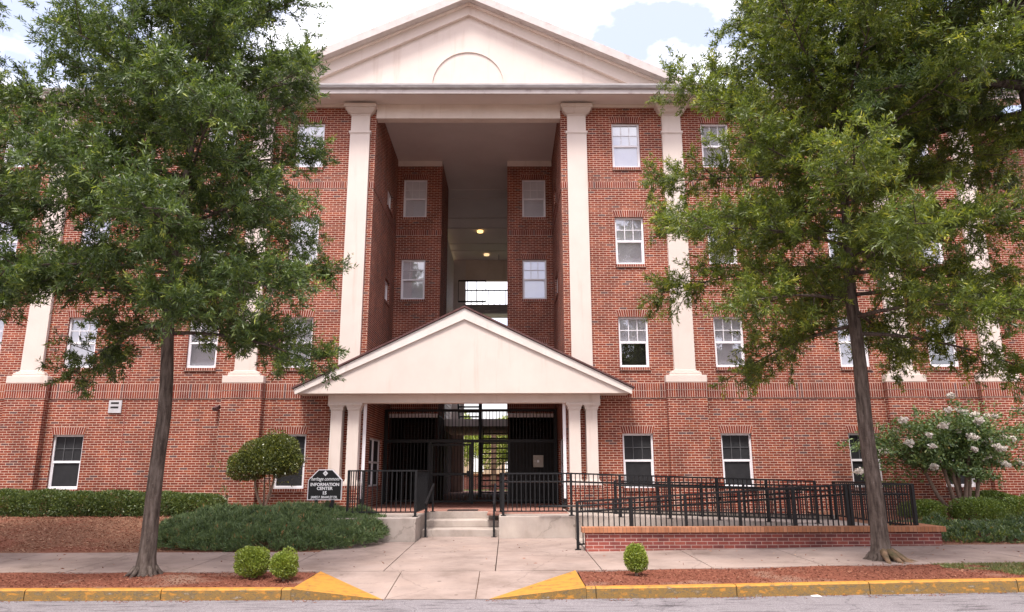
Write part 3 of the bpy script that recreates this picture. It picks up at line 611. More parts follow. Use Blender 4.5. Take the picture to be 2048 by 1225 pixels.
MB().box(.02,.16,9.2,9.34,.74,6.7).build('steel_post', M['black'], B)
for nm, x, y, mt in (('ceiling_light',-.1,12.4,'lamp'),('ceiling_light',.1,16.2,'lamp_dim')):
    MB().disc((x,y,12.90),.14,.085).build(nm, M[mt], B)
MB().box(-1.70,-1.56,11.2,11.36,11.2,11.5).build('wall_light', M['dirtyvent'], B)
MB().bar((.75,16.3,12.98),(.75,16.3,12.7),.05).build('sprinkler', M['dirtyvent'], B)
# eaves, pediment, roofs
PE = 7.1
g = MB()
for x0, x1, y0 in ((-PE,PE,-.92),(PE+.02,17.2,-.64),(-21,-PE-.02,-.64)):
    ga = MB(); prof = [(y0+.09,12.925),(y0+.03,12.96),(y0,13.03),(y0,13.08),(y0+.12,13.08),(y0+.12,12.925)]
    for i in range(len(prof)):
        a, b = prof[i], prof[(i+1)%len(prof)]; ga.face([(x0,a[0],a[1]),(x0,b[0],b[1]),(x1,b[0],b[1]),(x1,a[0],a[1])])
    ga.face([(x1,p[0],p[1]) for p in prof]); ga.face([(x0,p[0],p[1]) for p in reversed(prof)])
    ga.build('gutter', M['gutter'], B)
    yb = y0+.1
    MB().box(x0, x1, yb, yb+.05, 12.80, 12.95).build('fascia', M['weathered'], B)
    MB().box(x0, x1, yb+.05, .0, 12.862, 12.90).build('eave_soffit', M['soffit'], B)
    MB().box(x0, x1, yb+.05, yb+.22, 12.835, 12.8615).build('eave_moulding', M['soffit'], B)
for a, b in ((-19.5,-HW),(HW,15.62)): MB().box(a, b, -.055, .0, 12.768, 12.861).build('frieze', M['cream_trim'], B)
SL = .4615; ZA = 16.29
def rz(x, top=ZA): return top-abs(x)*SL
ped = MB()   # raking cornices
rk = MB()
for s in (-1,1):
    pr = [(s*(PE-.1), rz(PE-.1)), (0, ZA), (0, ZA-.27), (s*(PE-.1), rz(PE-.1)-.27+.0)]
    if s > 0: pr = pr[::-1]
    rk.prism(pr, -.90, -.52)
rk.build('raking_cornice', M['weathered'], B)
rs = MB()
for s in (-1,1):
    pr = [(s*(PE-.5), rz(PE-.5)-.272), (0, ZA-.272), (0, ZA-.33), (s*(PE-.5), rz(PE-.5)-.33)]
    if s > 0: pr = pr[::-1]
    rs.prism(pr, -.66, -.52)
rs.build('raking_moulding', M['cream_trim'], B)
zb = 13.0
tb = MB()
outer = [(-6.6,zb),(6.6,zb),(0,ZA-.3)]
ix, iz = 5.0, 15.66-.03
IN = [(-5.05,zb),(5.05,zb),(0,zb+5.05*.478+.0)]
iz = 13.33+4.8*.4853
IN = [(-(iz-zb)/.4853,zb),((iz-zb)/.4853,zb),(0,iz)]
# outer band stands 7 cm proud of the inner field
for s in (-1,1):
    pr = [(s*6.7,zb),(IN[1][0]*s,zb),(0,iz),(0,ZA-.28)]
    if s < 0: pr = pr[::-1]
    tb.prism(pr[::-1], -.56, -.40)
tb.build('tympanum_band', M['cream'], B)
MB().prism([(IN[0][0],zb),(IN[1][0],zb),(0,iz)], -.44, -.30).build('tympanum', M['cream'], B)
arc = MB(); nA = 36; r0, r1 = 1.15, 1.09
for k in range(nA):
    a, b = math.pi*k/nA, math.pi*(k+1)/nA; q = lambda r, t: (r*math.cos(t), 13.31+r*math.sin(t))
    arc.prism([q(r1,b), q(r1,a), q(r0,a), q(r0,b)][::-1], -.475, -.43)
arc.build('tympanum_lunette', M['cream'], B)
rf = MB()
for s in (-1,1):
    a = [(s*(PE-.1),-.88,rz(PE-.1)-.06),(0,-.88,ZA-.06),(0,9,ZA-.06),(s*(PE-.1),9,rz(PE-.1)-.06)]
    rf.face(a if s < 0 else a[::-1]); rf.face([(p[0],p[1],p[2]+.05) for p in (a if s > 0 else a[::-1])])
rf.build('roof', M['roof'], B)
rf = MB()
for x0, x1 in ((-21,-PE+.5),(PE-.5,17.2)):
    rf = MB(); rf.face([(x0,-.6,13.09),(x1,-.6,13.09),(x1,6.5,15.6),(x0,6.5,15.6)]); rf.face([(x0,6.5,15.6),(x1,6.5,15.6),(x1,13.6,13.05),(x0,13.6,13.05)])
    for x in (x0, x1): rf.face([(x,-.6,13.09),(x,6.5,15.6),(x,13.6,13.05)])
    rf.build('roof', M['roof'], B)
bk = MB(); bk.face([(-19.5,13,-.3),(-HW,13,-.3),(-HW,13,ZT),(-19.5,13,ZT)]); bk.face([(HW,13,-.3),(15.62,13,-.3),(15.62,13,ZT),(HW,13,ZT)]); bk.build('brick_wall', M['brick'], B)
# entrance portico
GX = 4.62; GA = 6.22; GS = (6.22-3.97)/GX
pf = MB()
for s in (-1,1):
    pr = [(s*GX,GA-GX*GS),(0,GA),(0,GA-.30),(s*GX,GA-GX*GS-.15)]
    pr = [(s*GX,GA-GX*GS-.02),(0,GA-.02),(0,GA-.33),(s*(GX-.03),GA-GX*GS-.17)]
    if s > 0: pr = pr[::-1]
    pf.prism(pr, -.80, -.70)
pf.build('portico_fascia', M['painted_fascia'], B)
MB().prism([(-GX+.06,3.83),(GX-.06,3.83),(0,3.83+(GX-.06)*GS*.985)], -.745, .0).build('portico_gable', M['cream'], B)
pr_ = MB()
for s in (-1,1):
    a = [(s*(GX+.05),GA-(GX+.05)*GS),(0,GA+.0),(0,GA+.05),(s*(GX+.05),GA-(GX+.05)*GS+.05)]
    pr_.prism(a if s < 0 else a[::-1], -.84, -.002)
    b = [(s*2.82,GA-2.82*GS),(0,GA),(0,GA+.05),(s*2.82,GA-2.82*GS+.05)]
    pr_.prism(b if s < 0 else b[::-1], .0, YR-.02)
pr_.build('portico_roof', M['roof'], B)
MB().box(-2.83,2.83,.01,YR-.02,4.2,4.3).build('portico_ceiling', M['soffit'], B)
MB().box(-3.78,3.78,-.36,-.03,3.605,3.828).build('entablature', M['cream_trim'], B)
for s in (-1,1):
    x0, x1 = sorted((s*2.83, s*3.81))
    MB().box(x0,x1,-.40,-.0,.2,1.30).build('brick_pedestal', M['brick'], B); MB().box(x0,x1,-.405,.0,1.302,1.37,swap=1.302).build('brick_pedestal', M['soldier'], B)
    for cx in (3.06, 3.535):
        c = MB(); c.box(s*cx-.155,s*cx+.155,-.345,-.03,1.52,3.40); p = c.build('portico_column', M['cream'], B)
        c = MB()
        for z0, z1, h, d in ((3.40,3.425,.17,.36),(3.425,3.49,.185,.375),(3.49,3.53,.205,.395),(3.53,3.603,.238,.42)): c.box(s*cx-h,s*cx+h,-d,-.03,z0,z1)
        c.build('column_capital', M['cream'], p, bevel=.005)
        c = MB()
        for z0, z1, h, d in ((1.372,1.45,.237,.40),(1.45,1.49,.20,.38),(1.49,1.522,.175,.36)): c.box(s*cx-h,s*cx+h,-d,-.03,z0,z1)
        c.build('column_base', M['cream'], p, bevel=.006)
    d = MB(); d.bar((s*2.79,-.07,3.7),(s*2.79,-.07,1.02),.085,.06)
    p = d.build('downspout', M['white'], B); MB().bar((s*2.79,-.07,1.02),(s*2.79,-.07,.86),.1,.075).bar((s*2.79,-.07,.88),(s*2.72,-.16,.78),.1,.075).build('downspout_boot', M['black'], p)
# wall vent and small fittings
v = MB(); v.box(-10.02,-9.66,-.03,.0,3.37,3.72); vv = v.build('wall_vent', M['dirtyvent'], B)
MB().box(-9.96,-9.74,-.034,-.03,3.62,3.67).box(-9.96,-9.74,-.034,-.03,3.50,3.55).build('vent_slot', M['dark_int'], vv)
MB().box(8.75,9.3,-.05,.0,6.6,6.75).build('wall_vent', M['roof'], B)
for x, z in ((-6.95,3.5),(9.45,12.42)):
    w = MB(); w.bar((x-.02,-.22,z-.05),(x+.03,-.05,z+.04),.13,.1); w.build('floodlight', M['roof'], B)

for x in (9.22,-9.55):
    MB().box(x-.012,x+.012,-.003,.01,-.2,10.08).build('movement_joint', M['joint'], B)

# neighbouring wing to the right, set back
W2 = thing('brick_wing', 'dark brick wing set back at the right edge behind the corner pilaster', 'building', (0,0,0))
w = MB(); wall(w, 15.9, 30, -.3, 13.4, 3.2, []); w.face([(15.9,13,-.3),(15.9,3.2,-.3),(15.9,3.2,13.4),(15.9,13,13.4)]); w.build('brick_wall', M['brick'], W2)
MB().box(15.9,30,3.17,3.2,3.767,4.18,swap=3.767).build('soldier_band', M['soldier'], W2)
r2 = MB(); r2.box(15.6,30.5,2.4,3.3,13.4,13.62); r2.build('eave', M['soffit'], W2)
MB().face([(15.6,2.4,13.63),(30.5,2.4,13.63),(30.5,9,16.2),(15.6,9,16.2)]).build('roof', M['roof'], W2)

# ---------------------------------------------------------------- entrance: slabs, steps, ramp, planter
t = thing('entry_porch', 'grey concrete porch slabs with brick paved top either side of the steps', 'porch')
MB().box(-2.75,-.83,-3.88,.0,-.1,.74).build('porch_block', M['concrete'], t, bevel=.015)
MB().box(1.0,2.76,-3.25,.0,-.1,.74).build('porch_block', M['concrete'], t, bevel=.015)
MB().box(-.828,.998,-1.36,.0,-.1,.739).build('porch_block', M['concrete'], t)
MB().box(-2.5,-.86,-1.9,.02,.7,.7435).box(-.859,.7,-1.1,.02,.7,.7435).box(.7,2.7,-2.3,.02,.7,.7435).build('paved_top', M['paver'], t)
t = thing('entry_steps', 'three concrete steps up to the porch', 'steps')
s = MB(); s.box(-.827,.997,-2.82,-1.37,-.1,.415); s.build('lower_step', M['concrete'], t, bevel=.012)
s = MB(); s.box(-.827,.997,-2.1,-1.37,.417,.575); s.build('upper_step', M['concrete'], t, bevel=.012)
tag(MB().box(-.38,.42,-1.05,-.45,.745,.757).build('doormat', M['dark_int'], bevel=.004), 'dark doormat lying on the porch at the top of the steps', 'doormat')
t = thing('access_ramp', 'grey concrete wheelchair ramp doubling back beside the brick wall', 'ramp')
up = MB()
def rampz_up(x): return .74-.2*smooth(2.76,8.4,x) if False else .74-(max(0,min(x,8.4)-2.76))*(.19/5.64)
def rampz_lo(x): return .245+(max(0,min(x,8.1)-2.7))*(.305/5.4)
def wedge(mb, x0, x1, y0, y1, zf, zb):
    mb.face([(x0,y0,zf(x0)),(x1,y0,zf(x1)),(x1,y1,zf(x1)),(x0,y1,zf(x0))]); mb.face([(x0,y0,zb),(x1,y0,zb),(x1,y0,zf(x1)),(x0,y0,zf(x0))])
    mb.face([(x1,y1,zb),(x0,y1,zb),(x0,y1,zf(x0)),(x1,y1,zf(x1))]); mb.face([(x0,y1,zb),(x0,y0,zb),(x0,y0,zf(x0)),(x0,y1,zf(x0))]); mb.face([(x1,y0,zb),(x1,y1,zb),(x1,y1,zf(x1)),(x1,y0,zf(x1))])
wedge(up, 2.765, 8.4, -3.25, -1.7, rampz_up, -.1); up.build('upper_run', M['concrete'], t)
lo = MB(); wedge(lo, 2.765, 8.1, -5.5, -3.26, rampz_lo, -.1); lo.build('lower_run', M['concrete'], t)
MB().box(8.105,9.5,-5.5,-3.26,-.1,.548).box(8.405,9.5,-3.255,-1.7,-.1,.546).build('landing', M['concrete'], t)
cb = MB(); wedge(cb, 2.765, 9.5, -1.69, -1.5, lambda x: rampz_up(x)+.10, -.1); cb.build('ramp_kerb', M['concrete'], t)
MB().box(3.85,15,-1.49,-.0,-.1,.45).build('backfill', M['soil'], t)
t = thing('planter_wall', 'low red brick wall with tan rowlock cap along the sidewalk', 'wall')
MB().box(2.73,9.72,-5.74,-5.52,.0,.565).box(9.5,9.72,-5.515,-4.5,.0,.565).build('brick_wall', M['planter_brick'], t)
cp = MB(); cp.box(2.66,9.8,-5.79,-5.5,.567,.672,swap=.567); cp.box(9.42,9.8,-5.498,-4.45,.567,.671,swap=.567); cp.build('wall_cap', M['cap_brick'], t, bevel=.006)

# ---------------------------------------------------------------- railings
BAL = {}
def baluster_mesh(h, w=.021):
    k = (round(h, 3), w)
    if k not in BAL: BAL[k] = MB().bar((0,0,0),(0,0,h),w).mesh('baluster', M['black'])
    return BAL[k]
POST = {}
def post_mesh(h, w=.055):
    k = round(h, 3)
    if k not in POST: POST[k] = MB().bar((0,0,0),(0,0,h),w).box(-.06,.06,-.06,.06,0,.012).mesh('post', M['black'])
    return POST[k]
def guard(t, pts, h, posts=None, sp=.105, low=.1, hand=None, hoff=(0,.09)):
    """Guard rail along a polyline: top rail, bottom rail, square balusters, posts and an inner handrail."""
    tr = MB(); br = MB(); hr = MB()
    for i, (a, b) in enumerate(zip(pts, pts[1:])):
        a, b = Vector(a), Vector(b); U = Vector((0,0,1))
        tr.bar(a+U*h, b+U*h, .045, .035); br.bar(a+U*low, b+U*low, .035, .03)
        if hand: o = Vector((hoff[0],hoff[1],0)); hr.tube([a+U*hand+o, b+U*hand+o], .021, 8)
        n = max(1, round((b-a).length/sp))
        for k in range(n):
            if k == 0: continue
            p = a.lerp(b, k/n)+U*low; o = link('baluster', baluster_mesh(h-low), t); o.location = p
    tr.build('top_rail', M['black'], t); br.build('bottom_rail', M['black'], t)
    if hand: hr.build('handrail', M['black'], t)
    for p in (posts or pts):
        o = link('post', post_mesh(h+.01), t); o.location = p
def along(a, b, n): return [tuple(a[i]+(b[i]-a[i])*k/n for i in range(3)) for k in range(n+1)]
t = thing('guard_rail', 'black metal guard rail boxing in the left porch slab', 'railing')
guard(t, [(-2.54,-1.15,.745),(-2.46,-3.38,.745)], 1.02, posts=[(-2.54,-1.15,.745)], sp=.34); guard(t, [(-2.46,-3.38,.745),(-.91,-3.38,.745)], 1.02, sp=.11); guard(t, [(-.91,-3.38,.745),(-.86,-1.5,.745)], 1.02, posts=[(-.86,-1.5,.745)], sp=.12)
t = thing('guard_rail', 'long black guard rail of the upper ramp run, level then sloping down to the right', 'railing')
A = (1.1,-3.17,.745); Bp = (2.68,-3.17,.745); Cc = (8.38,-3.17,rampz_up(8.38))
guard(t, [(1.03,-1.6,.745), A, Bp, Cc], .95, posts=[(1.03,-1.6,.745),A]+along(Bp, Cc, 5), hand=.76)
t = thing('guard_rail', 'black guard rail sloping up along the brick planter wall', 'railing')
A = (2.6,-5.46,.225); Bp = (8.06,-5.44,.55)
guard(t, [A, Bp], .92, posts=along(A, Bp, 5), hand=.72)
t = thing('guard_rail', 'black guard rail closing the end of the ramp landing', 'railing')
guard(t, [(8.14,-5.44,.55),(9.42,-5.44,.55),(9.42,-1.8,.55)], .92, posts=[(8.14,-5.44,.55),(9.42,-5.44,.55),(9.42,-3.6,.55),(9.42,-1.8,.55)], hand=.72, hoff=(-.07,.07))
t = thing('handrail', 'black handrail on posts against the brick wall behind the ramp', 'handrail')
a, b = (3.9,-1.8,rampz_up(3.9)), (9.3,-1.8,.55); guard(t, [a, b], .80, posts=along(a, b, 5), sp=.21, hand=.7, hoff=(0,-.08))
t = thing('handrail', 'thin black pipe handrail fixed to the porch side with a rounded free end', 'handrail')
MB().tube([(1.9,-3.36,.96),(2.75,-3.36,.965),(8.0,-3.36,1.26)], .021, 8).build('pipe_rail', M['black'], t, smooth=True)
for k in range(4): x = 2.9+k*1.6; MB().bar((x,-3.36,.965+max(0,x-2.75)*.056),(x,-3.27,.965+max(0,x-2.75)*.056-.08),.02).build('bracket', M['black'], t)
for x, lab in ((-.72,'black handrail on the left of the entrance steps'),(.88,'black handrail on the right of the entrance steps')):
    t = thing('handrail', lab, 'handrail', group='step handrails')
    MB().bar((x,-3.0,1.0),(x,-1.15,1.42),.05,.04).build('sloping_rail', M['black'], t)
    for y, z in ((-2.9,.25),(-1.28,.74)):
        h = 1.0+(y+3.0)*.227-z; o = link('post', post_mesh(h, .045), t); o.location = (x,y,z)

# ---------------------------------------------------------------- security gate
GY = 3.4; ZG = .74
t = thing('security_gate', 'tall black barred security gate filling the entrance passage', 'gate')
fr = MB()
for x in (-2.77,-1.32,.06,1.25,2.77): fr.box(x-.045,x+.045,GY-.045,GY+.045,ZG,(3.72 if abs(x) > 2 else 2.74))
fr.box(-2.77,2.77,GY-.04,GY+.04,3.66,3.74); fr.box(-2.77,2.77,GY-.046,GY+.046,2.66,2.76)
for a, b in ((-2.72,-1.37),(.11,1.2),(1.3,2.72)): fr.box(a,b,GY-.03,GY+.03,ZG+.06,ZG+.12)
fr.build('gate_frame', M['black'], t)
hb = 3.66-2.76; hl = 2.66-ZG-.12
for k in range(50):
    x = -2.77+5.54*(k+.5)/50; o = link('bar', baluster_mesh(hb,.02), t); o.location = (x,GY,2.76)
    if x < -1.37 or x > .1: o = link('bar', baluster_mesh(hl,.02), t); o.location = (x,GY,ZG+.12)
d = MB(); d.box(-1.27,-1.21,GY-.025,GY+.025,ZG+.04,2.62); d.box(-.05,.01,GY-.025,GY+.025,ZG+.04,2.62); d.box(-1.21,-.05,GY-.025,GY+.025,2.56,2.62); d.box(-1.21,-.05,GY-.025,GY+.025,ZG+.04,ZG+.1); d.box(-1.21,-.05,GY-.025,GY+.025,1.62,1.70)
dd = d.build('gate_door', M['black'], t)
for k in range(11): x = -1.21+1.16*(k+.5)/11; o = link('bar', baluster_mesh(1.9,.018), dd); o.location = (x,GY,ZG+.08)
MB().box(-.12,-.02,GY-.06,GY+.06,1.58,1.76).build('lock_box', M['black'], dd)
ic = MB(); ic.box(2.03,2.36,GY-.10,GY-.03,1.87,2.25); i2 = ic.build('intercom_box', M['ivory'], t, bevel=.01)
MB().box(2.15,2.22,GY-.106,GY-.10,2.02,2.1).build('keypad', M['paper'], i2); MB().box(2.07,2.1,GY-.106,GY-.10,2.05,2.08).build('button', M['paper'], i2)
MB().box(1.2,2.74,GY+.05,GY+.06,ZG,2.66).build('mesh_backing', M['dark_int'], t)
# things seen through the passage
RB = thing('courtyard_building', 'beige building across the courtyard seen through the passage', 'building', (0,44,.7))
MB().box(-16,16,0,8,0,4.6).build('wall', M['beige'], RB)
for x in (-8,-5,-2,1,4,7): MB().box(x,x+1.1,-.06,.0,1,2.6).build('window', M['white'], RB)
MB().box(-16.4,16.4,-.5,8.5,4.6,4.8).build('roof', M['white'], RB)
PC = thing('courtyard_post', 'pale beige column standing in the courtyard beyond the gate', 'column', (.42,20.5,.7))
MB().box(-.14,.14,-.14,.14,0,3.0).build('shaft', M['beige'], PC); MB().box(-.2,.2,-.2,.2,0,.35).build('plinth', M['brick'], PC)

CW = thing('courtyard_wall', 'low red brick wall across the courtyard seen through the gate', 'wall', (0,23,.7))
MB().box(-9,9,0,.3,-.1,.8).build('brick_wall', M['planter_brick'], CW); MB().box(-9.05,9.05,-.04,.34,.802,.9).build('wall_cap', M['cap_brick'], CW)

# ---------------------------------------------------------------- sign
S = thing('information_sign', 'black information sign with white border and lettering in the juniper bed', 'sign', (-3.12,-2.9,0))
w2, zb_, zs, zt, tw = .403, 1.095, 1.555, 1.80, .165
prof = [(-w2,zb_),(w2,zb_),(w2,zs),(tw,zt),(-tw,zt),(-w2,zs)]
MB().prism(prof, 0, .05).build('border', M['white'], S)
k = .952; cz = (zb_+zt)/2
MB().prism([(x*k, cz+(z-cz)*.945) for x, z in prof], -.006, .0).build('board', M['black'], S)
MB().prism([(0,1.645),(.062,1.71),(0,1.775),(-.062,1.71)], -.010,-.006).build('diamond_emblem', M['paper'], S)
MB().prism([(0,1.685),(.025,1.71),(0,1.735),(-.025,1.71)], -.0125,-.010).build('emblem_mark', M['dirtyvent'], S)
def lettering(txt, z, size, sx=1., shear=0., bold=.0, dx=0):
    cu = bpy.data.curves.new('t', 'FONT'); cu.body = txt; cu.size = size; cu.align_x = 'CENTER'; cu.extrude = .002; cu.shear = shear; cu.offset = bold
    ob = bpy.data.objects.new('t', cu); COL.objects.link(ob); bpy.context.view_layer.update()
    me = bpy.data.meshes.new_from_object(ob.evaluated_get(bpy.context.evaluated_depsgraph_get())); bpy.data.objects.remove(ob)
    me.materials.clear(); me.materials.append(M['paper'])
    o = link('lettering', me, S); o.rotation_euler = (R(90),0,0); o.location = (dx,-.0085,z); o.scale = (sx,1,1)
lettering('heritage commons', 1.545, .115, .78, .35, .001)
lettering('INFORMATION', 1.42, .098, 1.02, 0, .003); lettering('CENTER', 1.33, .098, 1.02, 0, .003); lettering('15', 1.225, .105, 1., 0, .004); lettering('JAMES P. BRAWLEY DR.', 1.135, .078, .78, 0, .002)
for s in (-1,1): MB().bar((s*.19,.03,.3),(s*.19,.03,1.1),.07).build('post', M['black'], S); MB().bar((s*.19,.03,1.08),(s*.07,.03,.86),.03).build('brace', M['black'], S)

# ---------------------------------------------------------------- trees
def limb_curve(base, d, L, droop, n=6):
    pts = []
    for i in range(n+1):
        s = i/n; p = np.array(base)+np.array(d)*L*s; p[2] += -droop*L*s*s; pts.append(p)
    return pts
def oak(seed, H, z0, rmax, nleaf, r0, mat, nb=70, low_droop=.22, asym=(0,0), prof_=(.78,.95,1.0,.88,.68,.42,.16)):
    g = np.random.default_rng(seed)
    tm = MB()
    zs = [0,.05,.1,.17,.26,.38]+[.55+.28*k for k in range(int((H*.93-.55)/.28))]
    nr = 20; ph = g.uniform(0,6.28,size=8)
    for iz_, z in enumerate(zs):
        f = z/H; r = r0*np.interp(f,[0,.1,.26,.4,.6,.8,1.],[1.06,1.0,.88,.72,.50,.24,.06])*(1+.55*math.exp(-z/.12)+.15*math.exp(-z/.5))
        cx = .035*math.sin(z*.9+ph[0])*min(1,z/3)+.02*math.sin(z*2.3+ph[1])*min(1,z/2); cy = .03*math.sin(z*1.1+ph[2])*min(1,z/3)
        for k in range(nr):
            a = 2*math.pi*k/nr; ru = r*(1+.035*math.sin(5*a+ph[3]+z*.6)+.025*math.sin(9*a+ph[4]-z*1.7)+.02*g.normal()*.6+.16*math.exp(-z/.15)*math.sin(6*a+ph[5])+.05*math.exp(-((z-2.1)/.12)**2)*max(0,math.cos(a+1.2))+.06*math.exp(-((z-2.75)/.1)**2)*max(0,math.cos(a+1.9)))
            tm.v.append((cx+ru*math.cos(a), cy+ru*math.sin(a), z))
        if iz_:
            b0, b1 = (iz_-1)*nr, iz_*nr
            for k in range(nr): tm.f.append((b0+k,b0+(k+1)%nr,b1+(k+1)%nr,b1+k)); tm.uv.append([(0,0)]*4)
    for k in range(7):       # root flare
        a = k*.9+g.uniform(-.2,.2); tm.tube([(math.cos(a)*r0*1.2,math.sin(a)*r0*1.2,.12),(math.cos(a)*r0*1.9,math.sin(a)*r0*1.9,.03),(math.cos(a)*r0*2.8,math.sin(a)*r0*2.8,-.05)],[r0*.38,r0*.28,r0*.12],7)
    P, D = [], []
    for i in range(nb):
        t = i/(nb-1); z = z0+(H*.97-z0)*t**.95; az = i*2.39996+g.uniform(-.35,.35)
        prof = np.interp(t, [0,.12,.3,.5,.7,.88,1.], prof_)
        L = rmax*prof*g.uniform(.82,1.12); el = R(np.interp(t,[0,.25,.6,1.],[2,14,36,70])+g.uniform(-7,7))
        L *= 1+asym[0]*math.cos(az)+asym[1]*math.sin(az)
        d = (math.cos(az)*math.cos(el), math.sin(az)*math.cos(el), math.sin(el)); droop = np.interp(t,[0,.3,.6],[low_droop,.12,.0])
        pts = limb_curve((0,0,z), d, L, droop); rb = max(.012, r0*.34*(1-t)**.8*(.6+.4*prof))
        tm.tube([tuple(p) for p in pts], [rb*(1-.85*s/6) for s in range(7)], 6)
        ns = max(6, int(L/.085))
        for j in range(ns):
            s = .12+.88*(j+g.uniform(0,1))/ns; q = s*6; a = min(int(q),5); p = pts[a]+(pts[a+1]-pts[a])*(q-a); tang = pts[a+1]-pts[a]; tang = tang/np.linalg.norm(tang)
            rd = g.normal(size=3); rd[2] = rd[2]*.45+.12; rd -= tang*rd.dot(tang); rd /= np.linalg.norm(rd)+1e-6
            ld = tang*g.uniform(.35,1.)+rd*g.uniform(.5,1.); ld /= np.linalg.norm(ld); ll = g.uniform(.4,1.1)*(1.15-.5*s)*np.interp(L,[.5,2.5],[.6,1.])
            if j % 2 == 0: tm.tube([tuple(p), tuple(p+ld*ll)], [.011,.004], 4, cap=False)
            for m in range(8):
                u = .2+.8*m/7; tb = p+ld*ll*u; td = ld*.6+g.normal(size=3)*.55+np.array([0,0,.05]); td /= np.linalg.norm(td)
                P.append(np.concatenate([tb, td, [g.uniform(.16,.34)]]))
    P = np.array(P); per = max(6, int(nleaf/len(P)))
    tb = np.repeat(P, per, axis=0); n = len(tb); u = g.uniform(.05,1,size=n)
    pos = tb[:,:3]+tb[:,3:6]*(tb[:,6]*u)[:,None]+g.normal(size=(n,3))*.018
    dirs = tb[:,3:6]*.75+g.normal(size=(n,3))*.6+np.array([0,0,-.06])
    tint = np.clip(np.repeat(g.normal(.42,.16,size=len(P)), per)+g.normal(0,.12,size=n)+(u > .85)*g.uniform(0,.35,size=n), 0, 1)
    Lf = g.uniform(.07,.12,size=n); W = g.uniform(.015,.024,size=n)
    cm = leaves_mesh('crown', pos, dirs, Lf, W, tint, mat)
    return tm, cm
def place_oak(x, y, z, lab, seed, **kw):
    t = thing('oak_tree', lab, 'tree', (x,y,z), 'street trees in the planting strip')
    tm, cm = oak(seed, **kw); tm.build('trunk', M['bark'], t, smooth=True); link('crown', cm, t); return t
tl = place_oak(-4.56,-8.35,.16,'full oak with grey trunk in the mulch left of the entrance', 3, H=13.4, z0=3.9, rmax=2.88, nleaf=430000, r0=.115, asym=(-.05,0), mat=M['oak_leaf'], low_droop=.28, prof_=(.90,1.04,1.0,.82,.54,.28,.10))
tr_ = place_oak(7.6,-7.55,.24,'oak with pale green crown and exposed roots right of the entrance', 8, H=13.2, z0=3.95, rmax=3.66, nleaf=480000, r0=.128, mat=M['oak_leaf_pale'], prof_=(.86,.92,.98,.84,.53,.29,.11))
rt = MB()
for a, l in ((-.9,.42),(-.55,.5),(-.2,.42),(-1.3,.35),(-1.8,.3)):
    c, s = math.cos(a), math.sin(a); rt.tube([(c*.15,s*.15,.16),(c*.28,s*.28,.09),(c*.4,s*.42,.02),(c*(.3+l),s*(.3+l),-.05)],[.07,.05,.035,.015],7)
rt.build('exposed_root', M['moss'], tr_, smooth=True)
t3 = copy_thing(tl, (-10.5,-8.4,.16), 2.1, 'oak whose leafy branches enter the frame at the upper left edge')
t4 = place_oak(10.45,-9.05,.22,'oak whose dark trunk and leaves show in the top right corner', 21, H=18, z0=7.4, rmax=3.5, nleaf=460000, r0=.29, mat=M['oak_leaf'])
for k, (x, y) in enumerate(((-16,-50),(4,-54),(22,-50))):
    copy_thing(tl if k % 2 else tr_, (x,y,.1), 1.3*k, 'oak across the road mirrored in the window glass')

# ---------------------------------------------------------------- shrubs
def blob(seed, n, c, rad, bump=.12, shell=.32, power=2.5, flat_bottom=None):
    """Points through the outer shell of a lumpy super-ellipsoid, with outward directions."""
    g = np.random.default_rng(seed); d = g.normal(size=(n,3)); d /= np.linalg.norm(d, axis=1, keepdims=True)
    k = (np.abs(d)**power).sum(1)**(-1/power)
    ph = g.uniform(0,6.28,size=6); f = g.normal(size=(6,3))*3.2
    lump = sum(np.sin(d@f[i]+ph[i]) for i in range(6))/6*bump*2
    r = k*(1+lump)*(1-shell*g.random(n)**1.6)
    p = d*r[:,None]*np.array(rad)
    if flat_bottom is not None:
        ok = p[:,2] > flat_bottom; p = p[ok]; d = d[ok]
    return p+np.array(c), d
def shrub(name, lab, cat, loc, parts, leaf, mat, group=None, stems=None, seed=1, tint=(.45,.18), spread=.7, up=.25):
    t = thing(name, lab, cat, loc, group); g = np.random.default_rng(seed); Ps, Ds = [], []
    for i, (c, rad, n, kw) in enumerate(parts): p, d = blob(seed*10+i, n, c, rad, **kw); Ps.append(p); Ds.append(d)
    P = np.concatenate(Ps); D = np.concatenate(Ds)+g.normal(size=P.shape)*spread+np.array([0,0,up]); n = len(P)
    L = g.uniform(.75,1.25,size=n)*leaf[0]; W = g.uniform(.8,1.2,size=n)*leaf[1]
    cl = np.sin(P[:,0]*9+seed)*np.sin(P[:,1]*8)*np.sin(P[:,2]*10+1)*.12
    link('foliage', leaves_mesh('foliage', P, D, L, W, np.clip(g.normal(tint[0],tint[1],size=n)+cl,0,1), mat), t)
    if stems:
        for s in stems: MB().tube(s[0], s[1], 7).build('stem', M['pale_stem'], t, smooth=True)
    return t
